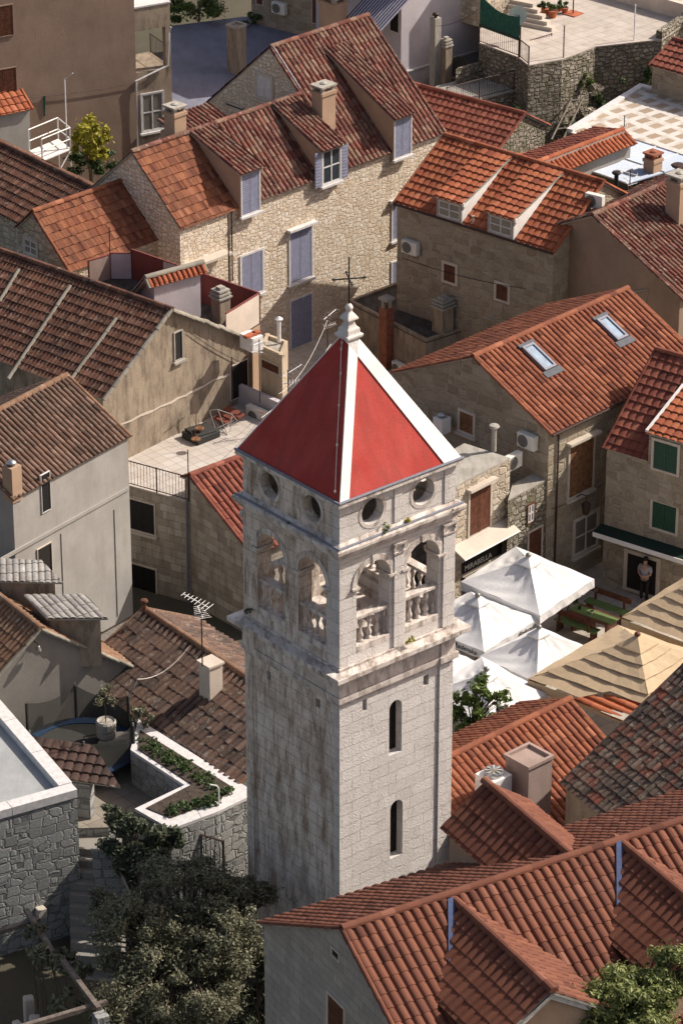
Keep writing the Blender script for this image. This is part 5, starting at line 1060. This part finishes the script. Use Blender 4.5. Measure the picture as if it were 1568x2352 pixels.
for i,(u,v,s_,lb) in enumerate(((1243,28,.2,'left'),(1254,33,.22,''),(1262,27,.17,''),(1274,32,.2,''),(1284,25,.16,''),(1268,40,.26,'front'),(1296,30,.2,''))):
    p=Z(u,v,9.004); r=empty('potted_plant',p,'leafy pot plant in the cluster beside the steps of the upper terrace','potted plant','pot plants on the upper terrace'); MB().lathe(p,[(s_*.6,0),(s_*.85,s_*1.3),(s_*.75,s_*1.3)],10).build('pot','terracotta',r); m=MB(); foliage(m,p+UP*s_*1.9,s_*1.2,s_*1.2,s_*1.1,140,.07,6,i,.3); m.build('leaves','leaf_bush',r,fix=False)
# lower walk with railings and rubble
rv,PV=block('garden_walk','narrow raised walk on rubble walls with a long rusty railing below the upper terrace',[(985,225),(1000,198),(1180,150),(1262,150),(1262,188),(1025,246)],7.4,4,'st_wild','concrete',cat='terrace')
rail('walk_railing',[PV[5]+UP*.01,Z(1100,226,7.41),Z(1180,206,7.41),PV[4]+UP*.01],.9,'long rusty railing along the narrow raised walk',r=.013)
rail('gate_railing',[Z(1216,160,7.6)+UP*.4,Z(1264,150,7.6)+UP*.5],1.,'short scrolled iron railing closing the gap beside the rubble retaining wall',r=.013)
a=Z(1045,196,7.4);b=Z(1172,160,7.4); tag(MB().box(a+UP*.003,b-a,Vector((.15,.3,0)),UP*.75).build('garden_wall','st_wild',None),'low rubble garden wall on the raised walk','wall')
for (u,v,z,s_,lf,lb,k) in ((1196,172,7.4,.45,'leaf_green','light green bush beside the raised walk railing',1),(1238,262,6.4,.55,'leaf_bush','dark upright bush against the rubble wall right of the orange rear roof',2),(1222,215,6.9,.4,'leaf_green','olive coloured bush hanging over the rubble below the walk',3),(1478,165,7.2,.8,'leaf_bush','big climbing bush on the retaining wall beside the small right-hand house',4),(1362,232,6.2,.55,'leaf_bush','bush on the rubble bank just above the checkered roof',5),(1320,215,6.6,.3,'leaf_yellow','yellow flowering weed on the rubble bank',6),(1290,165,7.8,.25,'leaf_yellow','pale dry weed growing from the retaining wall top',7)):
    q=Z(u,v,z); q=q+Vector((0,-.5,0)) if k>3 else q; b=q-UP*.7; plant('bush',lb,'bush',b,q,s_,s_,s_*1.1,int(1500*s_),.07,lf,10,20+k,.04)
for i,(u,v,z,s_) in enumerate(((1345,185,7.,.6),(1322,205,6.6,.5),(1300,235,6.2,.55),(1378,205,6.4,.6),(1288,272,5.8,.5),(1340,250,5.9,.5),(1410,215,6.2,.5))):
    q=Z(u,v,z)+Vector((0,-.8,0)); bm=bmesh.new(); bmesh.ops.create_icosphere(bm,subdivisions=2,radius=s_); rg=random.Random(i)
    for v_ in bm.verts: v_.co*=rg.uniform(.75,1.15)
    me=bpy.data.meshes.new('boulder'); bm.to_mesh(me); bm.free(); o=link('boulder',me,None,['st_wild']); autouv(me); o.location=q; o.scale=(1.2,1,.9); tag(o,'rough limestone boulder on the bank under the upper terrace','boulder','boulders on the bank')
a=Z(1308,205,7)+Vector((0,-1.2,0)); b=Z(1262,298,6)+Vector((0,-1.2,0)); m=MB(); e=Vector((.55,.2,0))
m.tube([a,b],.05,4); m.tube([a+e,b+e],.05,4); [m.tube([a.lerp(b,t),a.lerp(b,t)+e],.045,4) for t in (.05,.45,.75)]
tag(m.build('wooden_frame','wood_grey',None),'old weathered wooden frame leaning on the rubble bank','wooden frame')
hr=house('corner_stone_house','small stone house with red pantiles at the right edge below the upper terrace',9.3,'e',(1490,150),(1640,192),(1500,120),0,'st_house','pan','tile_maroon',oh=.12,run=1.7,rise=.75,base=4)
rc,PC=block('checker_roof_block','flat terrace roof patterned with white lines and brown squares',[(1300,300),(1468,196),(1800,270),(1700,470),(1560,400)],8.,4,'st_wild','checker')
parapet(rc,PC,.1,.3,'frame_white',edges=[0,1])
aerial(1432,300,8,265,'thin white mast on the checkered roof terrace',(.3,60),3)
# translucent canopy
z=8.5; A_,B_,C_,D_=[Z(u,v,z) for u,v in ((1308,379),(1455,322),(1610,372),(1440,424))]
r=empty('polycarbonate_canopy',cen([A_,B_,C_,D_])-UP*(z-4),'pale blue corrugated translucent canopy beside the bright orange roofs','canopy')
MB().prism([A_,B_,C_,D_],UP*.03).build('sheet','poly_sheet',r); m=MB()
for t in (0,.5,1): 
    p,q=A_.lerp(B_,t),D_.lerp(C_,t); m.tube([p+UP*.05,q+UP*.05],.035,5)
for t in (.33,.66): m.tube([A_.lerp(D_,t)+UP*.045,B_.lerp(C_,t)+UP*.045],.025,5)
m.build('batten','white_metal',r); m=MB()
for t in range(1,40): p,q=A_.lerp(D_,t/40),B_.lerp(C_,t/40); m.tube([p+UP*.03,q+UP*.03],.012,4)
m.build('corrugation','poly_sheet',r)
for p in (A_,B_,C_,D_): MB().tube([p-UP*4.4,p],.05,6).build('post','iron',r)
rk,_P=block('masonry_ruin','low dark masonry with broken tiles between the canopy and the right-hand house',[(1438,440),(1500,405),(1620,372),(1640,430),(1500,462)],8.3,4,'pl_grey','mortar')
r=chimney(None,1497,404,8.3,347,.55,.55,45,'pl_beige','pots',capmat='brick_red',label='small chimney with four red brick posts beside the translucent canopy',group='masonry chimneys standing on the roofs')
flue(1413,445,8.6,393,.09,'black','short black metal flue at the end of the bright orange roof','flat'); flue(1553,452,8.3,376,.14,'iron','rusty flue with wide flat cap at the right edge, beside the beige chimney','flat')
rg=random.Random(9)
for k in range(9):
    q=Z(1470+rg.uniform(0,95),395+rg.uniform(0,45),8.32); tag(MB().tube([q,q+Vector((rg.uniform(-.3,.3),rg.uniform(-.3,.3),.02))],.06,6).build('broken_tile','tile_maroon',None),'broken roof tile lying on the low masonry beside the canopy','tile','broken tiles lying on the masonry')
aerial(1445,432,8.6,392,'rusty aerial with long bars in front of the translucent canopy',(.9,280),4)
# H10 with steel balcony, yellow tree
O=Z(70,330,8.3); hx=house('white_corner_house','white house corner with a red tiled roof at the left edge',10.2,'e',(-90,285),(75,250),(-60,150),0,'pl_white','pan','tile_bright',oh=.12,run=2.2,rise=1.3,base=4,verge=(0,1))
q0,q1,q2,q3=[Z(u,v,9.) for u,v in ((68,350),(98,372),(163,345),(135,322))]
r=empty('steel_balcony',cen([q0,q1,q2,q3])-UP*5,'white steel balcony platform with railing beside the white house at the left edge','balcony')
MB().prism([q0,q1,q2,q3],UP*.08).build('platform','white_metal',r,bevel=.01); m=MB()
for a,b in ((q1,q2),(q2,q3),(q0,q3)):
    for h_ in (.5,1.): m.tube([a+UP*h_,b+UP*h_],.03,5)
for p in (q0,q1,q2,q3): m.tube([p,p+UP*1.],.035,5)
m.build('railing','white_metal',r); m=MB(); [m.tube([p+Vector((0,0,-5)),p],.04,5) for p in (q0,q1,q2,q3)]; m.tube([q1-UP*1.6,q2],.03,5); m.build('strut','white_metal',r)
p=Z(155,345,9.); tag(MB().tube([p,Vector((p.x,p.y,VZ(p,182))),Vector((p.x+.35,p.y,VZ(p,168)))],.03,6).build('lamp_pole','white_metal',None),'tall white bent pole rising from the steel balcony','pole','thin poles on the roofs')
q=Z(60,235,10.4); tag(MB().prism([Z(20,185,10.6),Z(105,222,10.3),Z(104,268,9.4),Z(50,232,10.)],UP*.02).build('shade_net','green_net',None),'dark green shade net beside the red roof at the left edge','net')
q=Z(205,400,8); plant('golden_tree','bushy tree with a bright yellow-green crown in front of the tall plastered house','tree',q-UP*4,Z(205,350,9.6),1,1,1,1,.085,'leaf_yellow',12,41,.08,blobs=[(Z(212,308,10.6),.75,.6,.75,2200),(Z(190,330,10.),.6,.5,.5,1000),(Z(225,345,9.8),.5,.5,.4,700)])
q=Z(210,375,9.); plant('green_shrub','green shrub with a few berries at the foot of the golden tree','shrub',q-UP*3,q,1.25,.6,.6,2400,.075,'leaf_bush',12,42,.04)
q=Z(225,395,8.8)
# ---------------------------------------------------------------- lower right: church dormers and neighbours
slc=(ch.r0.z-ch.e0.z)/hor(ch.r0-ch.e0).length
def gdormer(apx,L,hw,fall,out,front,z_off=0.,trim=True,wallz=9.,plane0=None):
    a=roof_pt(*apx,plane0,out,slc); d=ch.d; b=a+out*L; dm=empty_ = None
    lo=Vector((0,0,-fall)); el=-d if out.dot(ch.out)>0 else d
    body=MB().prism([b-d*(hw-.15)+UP*(wallz-b.z),b+d*(hw-.15)+UP*(wallz-b.z),b+d*(hw-.15)-UP*fall,b-UP*.1,b-d*(hw-.15)-UP*fall],-out*(L+.0)).build('dormer','pl_pink' if False else 'pl_beige',ch.root)
    o=out*.22
    for s in(-1,1): tile_sheet('dormer_roof',[a-out*.5+UP*.0,b+o,b+o+d*s*hw-UP*fall,a-out*.5+d*s*hw-UP*fall],d*s*hw-UP*fall,'church','tile_church',body)
    caps('dormer_ridge',a,b+o,'tile_church',body,.13,.38,.05)
    if trim:
        m=MB()
        for s in(-1,1): m.prism([b+out*.02-UP*.03,b+out*.02+d*s*hw-UP*(fall+.03),b+out*.02+d*s*hw-UP*(fall+.25),b+out*.02-UP*.28],out*.1)
        m.build('gable_trim','frame_white',body)
    return body,a,b
P0=ch.r0
b1,a1,bb1=gdormer((1044,2069),4.3,1.75,1.15,ch.out,None,plane0=P0); L1=4.3
p=PL(1254,2279,a1,ch.d); print('dormer L',(p-a1).dot(ch.out),p.z,a1.z)
b2,a2,bb2=gdormer((1429,1939),4.3,1.75,1.15,ch.out,None,plane0=P0)
for a_,pe in ((a1,(1036,2222)),(a2,(1421,2092))):
    en=roof_pt(*pe,P0,ch.out,slc)+UP*.1
    m=MB().prism([a_-ch.d*.2+UP*.1,a_-ch.d*.0+UP*.1,en+ch.d*.05,en-ch.d*.08],UP*.03).build('valley_flashing','flash_blue',ch.root)
b3,a3,bb3=gdormer((1309,1964),3.9,1.35,1.0,-ch.out,None,plane0=P0,trim=False)
p=PL(1096,1784,a3,ch.d); q=PL(1026,1870,bb3,ch.out); print('rear dormer L',-(p-a3).dot(ch.out),p.z,a3.z,'eave',(q-bb3).dot(ch.d),q.z-bb3.z)
window(ch.root,ch.L,(762,2170),(782,2212),'dark','frame_stone',fw=.05,sill=False); window(ch.root,ch.L,(752,2272),(795,2400),'shutter','frame_stone','wood_brown',.08,False,leaves=1,name='door')
chb=chimney(None,1210,1882,7.5,1733,.95,.95,48,'pl_pink','open',label='broad pink rendered chimney with an open white rim above the church roof',group='masonry chimneys standing on the roofs',capmat='pl_pink')
p=Z(1133,1778,9.3); r=empty('roof_fan',p,'round extractor fan on a white box beside the pink chimney','fan'); MB().cbox(p-UP*1.,.75,.75,1.,48).build('box','white_paint',r); MB().lathe(p,[(.3,0),(.3,.12),(.27,.12)],16).build('fan_housing','steel',r); m=MB(); [m.prism([p+UP*.13,p+UP*.13+azv(k*45-9)*.26,p+UP*.13+azv(k*45+9)*.26],UP*.02) for k in range(8)]; m.build('fan_blade','concrete',r)
m=tile_sheet('roof',[Z(1309,1606,9.),Z(1400,1587,9.),Z(1475,1618,8.3),Z(1432,1655,8.2)],(Z(1432,1655,8.2)-Z(1309,1606,9.)),'canal','tile_bright',h18.root)
q=Z(1100,1690,6.5); plant('fig_vine','leafy vine with thin bare branches between the bell tower and the white parasols','vine',q-UP*3.4,Z(1085,1650,7.2),1,1,1,1,.1,'leaf_green',14,51,.05,blobs=[(Z(1058,1645,7.3),.55,.5,.8,1100),(Z(1095,1600,7.9),.5,.35,.45,500),(Z(1145,1600,7.9),.5,.3,.25,170),(Z(1110,1650,7.4),.45,.4,.35,330),(Z(1105,1565,8.2),.2,.2,.3,110)])
p=Z(1148,1648,7.6); r=empty('potted_plant',p,'pot with grey foliage on the roof edge beside the leafy vine','potted plant'); MB().lathe(p,[(.1,0),(.15,.3),(.13,.3)],10).build('pot','glass_grey',r); m=MB(); foliage(m,p+UP*.42,.2,.2,.18,150,.05,6,3,.3); m.build('leaves','leaf_olive',r,fix=False)
q=Z(1450,2270,9.2); plant('garden_tree','bright green leafy tree crown at the bottom right corner in front of the church roof','tree',Z(1470,2290,12.6)-UP*9.6,Z(1470,2290,12.4),1,1,1,1,.06,'leaf_lime',46,61,.14,blobs=[(Z(1460,2290,12.8),1.15,.9,.8,14000),(Z(1545,2235,13.2),.8,.7,.65,8000),(Z(1360,2320,12.6),.7,.7,.6,6000),(Z(1470,2400,12.1),1.2,.9,.8,7000)])
# ---------------------------------------------------------------- lower left
N_,A2,A3,A4=[Z(u,v,8.) for u,v in ((177,1812),(-150,1904),(-150,1436),(0,1608))]
r=empty('white_parapet_building',cen([N_,A2,A3])-UP*7,'flat-roofed building with broad white parapet and grey rubble wall, bottom left','building')
PP=[N_,A2,Vector((A3.x-2,A3.y,10)),A3+UP*0]; MB().prism([Vector((p.x,p.y,ZG)) for p in (N_,A2,A2+Vector((-2,6,0)),A3)],UP*(7.72-ZG)).build('wall','st_grey',r)
MB().prism([Vector((p.x,p.y,7.722)) for p in (N_,A2,A2+Vector((-2,6,0)),A3)],UP*.02).build('flat_roof','flat_roof',r)
for k,(a,b) in enumerate(((N_,A2),(N_,A3))):
    dd=(b-a).normalized(); nn=Vector((dd.y,-dd.x,0)); nn=nn if nn.dot(cen([N_,A2,A3])-a)>0 else -nn; ln=(b-a).length; 
    for j in range(int(ln/2.1)+1): MB().box(a+dd*(j*2.1+(.0 if k==0 else .42))-nn*.03-UP*.27,dd*2.08,nn*.42,UP*.27).build('coping','frame_white',r)
FL_=Fr(Vector((N_.x,N_.y,0)),Vector(((A2-N_).y,-(A2-N_).x,0))*(1 if Vector(((A2-N_).y,-(A2-N_).x,0)).dot(CC-N_)>0 else -1))
s,zz=FL_.px(95,2090,.15); tag(MB().box(FL_.w(s-.12,zz-.25,.0),FL_.x*.26,UP*.3,FL_.n*.25).build('stone_corbel','frame_stone',r))
# small tiled lean-to with pier
A_=Z(60,1690,7.6);B_=Z(215,1712,7.6); dd=(B_-A_).normalized(); o=Vector((dd.y,-dd.x,0)); o=o if o.y<0 else -o
r=empty('lean_to',A_-UP*5.9,'small tiled lean-to roof coloured as if shaded, on stone piers beside the white parapet','shed'); tile_sheet('roof',[A_,B_,Z(277,1808,7.1),A_+Z(277,1808,7.1)-B_],o-UP*.31,'pan','tile_shade',r)
M_dark=None
Q=B_+o*1.3+dd*.3; MB().prism([Q+UP*(ZG-Q.z),Q+UP*(ZG-Q.z)-dd*.95,Q+UP*(ZG-Q.z)-dd*.95-o*.4,Q+UP*(ZG-Q.z)-o*.4],UP*(7.0-ZG)).build('pier','st_grey',r)
a=Z(232,1955,6.2);b=Z(282,2062,4.6); e=Vector((.5,-.05,0)); MB().prism([a-e*.5+UP*(ZG-a.z-.2),a-e*.5,b-e*.5,b-e*.5+UP*(ZG-b.z-.2)],e).build('stair_parapet','st_grey',r)
m=MB()
for k in range(3): p,q=a.lerp(b,k/3),a.lerp(b,(k+.97)/3); m.prism([p-e*.6+UP*.003,p+e*.6+UP*.003,q+e*.6+UP*.003,q-e*.6+UP*.003],UP*.07)
m.build('coping_slab','frame_stone',r)
r=empty('garden_steps',Z(215,2050,4),'dark stone garden steps descending between the grey rubble wall and the sloping parapet','steps')
a=Z(218,1930,5.6); b=Z(228,2230,3.1)
for k in range(12): p=a.lerp(b,k/11); MB().cbox(Vector((p.x,p.y,ZG-.1)),1.5,.75,max(.12,p.z-ZG),8).build('step','pl_dim',r)
# yard, planter, trampoline
ry,PY=block('yard_terrace','small paved yard terrace with dark shadows below the grey gable house',[(-40,1655),(318,1652),(430,1802),(315,1862),(250,1900),(100,1905)],5.8,ZG-.0,'st_grey','yard',cat='terrace')
PL_=[Z(u,v,7.) for u,v in ((318,1652),(568,1808),(567,1832),(500,1864),(392,1904),(310,1857),(424,1803),(300,1722))]
r=empty('roof_planter',cen(PL_)-UP*4,'angular white-rimmed planter bed with low green plants left of the bell tower','planter')
MB().prism([Vector((p.x,p.y,ZG)) for p in PL_],UP*3.9).build('wall','st_grey',r); MB().prism([Vector((p.x,p.y,6.902)) for p in PL_],UP*.098).build('rim','frame_white',r)
PS_=[Z(u,v,7.004) for u,v in ((322,1678),(540,1813),(490,1843),(392,1880),(336,1857),(441,1803),(318,1722))]; MB().prism(PS_,UP*.03).build('soil','soil',r)
m=MB(); rg=random.Random(5)
for k in range(170):
    t=rg.random(); 
    u,v=((330+190*t+rg.uniform(-14,14),1700+118*t+rg.uniform(-10,14)) if k%3 else (500-115*t+rg.uniform(-10,10),1835+28*t+rg.uniform(-12,10)))
    q=Z(u,v,7.1); foliage(m,q,.15,.15,.11,26,.045,4,k,.3)
tag(m.build('ground_plants','leaf_bush',None,fix=False),'low straggling plants covering the soil of the white-rimmed planter','plants',kind='stuff')
q=Z(330,1668,7.1); plant('planter_shrub','airy shrub spilling over the back corner of the white-rimmed planter','shrub',q-UP*.1,q+UP*.3,.45,.4,.35,500,.06,'leaf_olive',8,71,.02)
p=Z(503,1850,7.); tag(MB().tube([p,p+UP*.6,p+Vector((-.06,0,.68)),p+Vector((-.25,0,.72))],.025,6).build('swan_neck_pipe','white_metal',None),'small bent white pipe on the front rim of the planter','pipe')
m=empty('trampoline',Z(183,1640,7.6)-UP*1.8,'round trampoline with blue edge pad and dark safety net on six poles','trampoline'); c=Z(183,1642,7.6); K=36; R_=1.78; zm=5.8+.62; rg=MB(); mt=MB()
c.z=0
for k in range(K):
    a0,a1=2*math.pi*k/K,2*math.pi*(k+1)/K; f=lambda a,rr,z:c+Vector((math.cos(a)*rr,math.sin(a)*rr,z)); rg.prism([f(a0,R_,zm),f(a1,R_,zm),f(a1,R_-.33,zm),f(a0,R_-.33,zm)],UP*.05); 
rg.build('edge_pad','tramp_blue',m,smooth=False); mt.prism([c+Vector((math.cos(2*math.pi*k/K)*(R_-.33),math.sin(2*math.pi*k/K)*(R_-.33),zm)) for k in range(K)],UP*.02).build('jump_mat','net',m)
tops=[]
for k in range(6):
    a=math.radians(38+60*k); p=c+Vector((math.cos(a)*(R_+.03),math.sin(a)*(R_+.03),0)); tops.append(p+UP*7.62); MB().tube([p+UP*5.8,p+UP*7.72],.028,6).build('pole','steel',m); MB().tube([p+UP*6.4,p+UP*7.62],.05,6).build('pole_sleeve','net',m)
nt_=MB()
for k in range(6):
    a,b=tops[k],tops[(k+1)%6]
    for j in range(5):
        s0,s1=j/5,(j+1)/5; g=lambda s:a.lerp(b,s)-UP*(.22*math.sin(math.pi*s)); nt_.face([g(s0),g(s1),g(s1)*1-UP*(g(s1).z-6.45),g(s0)-UP*(g(s0).z-6.45)])
nt_.build('safety_net','mesh_net',m,fix=False)
p=Z(245,1690,6.6); r=empty('potted_olive',p,'young olive tree in a round stone pot beside the trampoline','potted plant'); MB().lathe(p-UP*.1,[(.22,0),(.3,.12),(.3,.28),(.26,.31),(.3,.34),(.32,.6),(.28,.66),(.24,.6)],14).build('pot','concrete',r); m=MB(); foliage(m,p+UP*1.5,.38,.35,.6,420,.05,9,5,.3); m.build('crown','leaf_olive',r,fix=False); MB().tube([p+UP*.5,p+UP*1.6],.02,5).build('trunk','bark',r)
MB().box(Z(225,1710,6.5)-UP*.7,Vector((.9,.2,0)),Vector((.2,.6,0)),UP*.75).build('ledge','concrete',ry)
# H16 and H17 furniture
for k,(q4,z,zb,lb) in enumerate((([(-30,1281),(96,1288),(144,1330),(-30,1326)],10.3,8.5,0),([(55,1366),(196,1366),(248,1412),(108,1413)],9.9,8.,1))):
    P=[Z(u,v,z) for u,v in q4]; c=cen(P); w_=MB().prism([c+(p-c)*.82+UP*(zb-z) for p in P],UP*(z-zb-.1)).build('dormer','pl_grey',h16.root); tile_sheet('dormer_roof',[p+UP*(.0 if j<2 else -.12) for j,p in enumerate(P)],(P[3]-P[0]),'cement','tile_cement',w_)
s,zl=h16.R.px(88,1492,.2); q=h16.R.w(s,zl,.22); r=empty('wall_lamp',q,'bulb-shaped glass wall lamp on the grey gable at the left','lamp'); MB().lathe(q-UP*.12,[(.0,0),(.09,.04),(.1,.12),(.06,.2),(.05,.26)],12).build('globe','glass_grey',r,smooth=True); MB().tube([q+UP*.12,q+UP*.2,h16.R.w(s,zl+.2,0)],.02,5).build('arm','iron',r)
p=roof_pt(485,1592,h17.r0,h17.out,sl17); chimney(h17.front_roof,*PXY(p),p.z,1518,.54,.5,50,'pl_cream','slab',capmat='pl_cream',zb=p.z-.5)
flue(332,1402,8.5,1376,.06,'wood_brown','short flue with round cap at the top of the mossy hip roof','flat')
def wire(name,pts,label,sag=.3,r=.012,mat='cable'):
    P=[]; 
    for a,b in zip(pts,pts[1:]):
        for k in range(9): t=k/8; P.append(a.lerp(b,t)-UP*sag*4*t*(1-t))
    tag(MB().tube(P,r,4).build(name,mat,None,fix=False),label,'cable','cables strung between the roofs')
wire('white_cable',[Z(316,1560,8.6),Z(433,1487,9.)],'white cable sagging from the grey gable corner to the roof aerial')
wire('white_cable',[Z(316,1560,8.6),tops[0]+UP*.05],'short white cable from the grey gable corner to the trampoline pole',.12)
wire('thin_wire',[Z(385,1690,7.5),Z(575,1775,8.3)],'thin wire from the planter to the bell tower',.1,.008)
wire('thin_wire',[Z(600,960,9),Z(760,790,9)],'thin yellowish cable in front of the blue shuttered wall, left of the pyramid tip',.25,.012)
rail('garden_railing',[Z(388,1952,5.6),Z(424,1940,5.8)],.95,'short black railing under the white planter rim',r=.02); rail('garden_railing',[Z(436,1985,5.4),Z(514,2008,5.0)],1.15,'black stair railing beside the foot of the bell tower',r=.02)
b_=Z(430,2230,ZG); plant('olive_tree','large dark olive-green tree filling the lower left garden before the bell tower','tree',b_,Z(420,2180,6.),1,1,1,1,.05,'leaf_olive',60,81,.16,blobs=[(Z(410,2055,7.6),1.95,1.2,1.15,21000),(Z(320,2150,7.),1.45,1.4,1.3,15000),(Z(500,2150,6.9),1.5,1.4,1.2,16000),(Z(400,2270,6.1),2.1,1.5,1.3,17000),(Z(560,2050,7.2),1.,.6,.45,4600),(Z(300,2330,5.6),1.2,1.,.9,7000),(Z(255,2090,6.4),.6,.5,.5,2200),(Z(230,2060,6.6),.35,.3,.3,500)])
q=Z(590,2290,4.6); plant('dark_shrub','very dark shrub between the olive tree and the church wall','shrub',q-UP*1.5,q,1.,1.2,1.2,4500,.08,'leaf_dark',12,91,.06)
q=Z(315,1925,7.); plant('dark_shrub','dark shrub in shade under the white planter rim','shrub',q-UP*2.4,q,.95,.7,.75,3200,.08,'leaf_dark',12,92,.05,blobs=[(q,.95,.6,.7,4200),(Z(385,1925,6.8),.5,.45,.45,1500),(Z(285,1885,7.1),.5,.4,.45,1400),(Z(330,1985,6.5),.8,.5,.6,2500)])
q=Z(375,2420,4.3); plant('big_leaf_shrub','pale large-leaved shrub at the bottom edge under the olive tree','shrub',q-UP*1.2,q,.9,.6,.5,500,.15,'leaf_olive',8,93,.04)
q=Z(120,2190,6.2); plant('grape_vine','leafy grape vine climbing over the old timber pergola','vine',Z(130,2330,ZG),q,1,1,1,1,.09,'leaf_olive',10,94,.03,blobs=[(q,.65,.5,.5,1100),(Z(85,2140,6.4),.35,.3,.3,300),(Z(165,2230,6.),.6,.4,.4,600),(Z(150,2300,5.2),.5,.4,.5,400)])
r=empty('pergola',Z(140,2300,ZG),'weathered timber pergola beams in the bottom left garden','pergola')
for a,b,z in (((-20,2150),(92,2116),6.2),((62,2096),(122,2192),6.35),((145,2212),(228,2322),6.35),((50,2364),(246,2306),6.2)):
    p,q=Z(*a,z),Z(*b,z); dd=(q-p).normalized(); e=Vector((dd.y,-dd.x,0))*.14; MB().box(p-e/2,q-p,e,UP*.13).build('beam','wood_grey',r)
p=Z(232,2330,6.2); MB().cbox(Vector((p.x,p.y,ZG)),.36,.36,3.2,60).build('stone_post','st_grey',r)
for k,(u,v) in enumerate(((72,2170),(88,2210),(100,2240),(92,2190))): p=Z(u,v,6.1); MB().tube([p,p+Vector((.15,.1,-3))],.02,5).build('vine_stem','bark',r)
for k,(u,v,s_,h_,lb) in enumerate(((42,2350,.42,1.1,'tall carved stone block with round holes at the bottom left'),(66,2290,.3,.9,'white-topped broken stone block behind the carved stone'),(80,2335,.3,.6,'rough pale stone leaning beside the carved block'))):
    q=Z(u,v,4.6); m=MB().cbox(Vector((q.x,q.y,ZG)),s_,.22 if k==0 else .3,4.6-ZG,60+k*15); o=m.build('carved_stone','frame_stone',None,bevel=.04); tag(o,lb,'stone')
text('KAZ',FL,text_late[0],text_late[1],.3,tw,'concrete',.004)
for i,(u,v,z,s_,lf) in enumerate(((1180,240,6.9,.4,'leaf_bush'),(1275,215,6.9,.35,'leaf_green'),(1300,260,6.2,.4,'leaf_bush'),(1410,175,7.,.45,'leaf_bush'),(1440,205,6.4,.5,'leaf_dark'),(1215,160,7.7,.3,'leaf_green'),(1340,165,7.6,.35,'leaf_green'))):
    q=Z(u,v,z)+Vector((0,-1.1,0)); tag(plant('bank_weed','x','weed',q-UP*.5,q,s_,s_,s_,int(1300*s_),.06,lf,8,120+i,.02),('dark','light olive','mid green','upright','very dark','small pale','tall green')[i]+' weed clump on the rubble bank '+('left of the bushes under the walk','beside the wooden frame top','at the foot of the wooden frame','below the retaining wall middle','left of the corner stone house','under the terrace railing corner','halfway along the retaining wall')[i])
wire('thin_wire',[Z(752,735,9.5),Z(640,905,8.5)],'loose wire hanging from the aerial beside the pyramid tip to the lower left',.5,.01)
wire('thin_wire',[h2.F.w(0.3,7.2,.05),h2.F.w(6.5,7.6,.05)],'cable clipped along the shaded wall of the dormer house',.15,.012,'iron')
wire('thin_wire',[h6.F.w(.2,6.2,.05),h6.F.w(5.,6.5,.05)],'cable clipped along the front wall of the skylight house',.2,.012,'iron')
wire('thin_wire',[Z(1000,60,10),Z(1100,20,11)],'thin wire from the tall flue to the upper terrace house',.2,.01,'iron')
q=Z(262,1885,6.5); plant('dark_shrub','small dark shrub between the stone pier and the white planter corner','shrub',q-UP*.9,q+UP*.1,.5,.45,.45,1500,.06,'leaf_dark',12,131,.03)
wire('thin_wire',[h13.R.w(h13.R.px(430,760)[0],h13.R.px(430,760)[1],.06),h13.R.w(h13.R.px(560,835)[0],h13.R.px(560,835)[1],.06)],'cable clipped across the stained grey gable wall',.1,.012,'iron')
wire('thin_wire',[F9.w(-6,10.5,.06),F9.w(-.1,10.2,.06)],'cable clipped across the tall brown plastered wall',.1,.014,'iron')
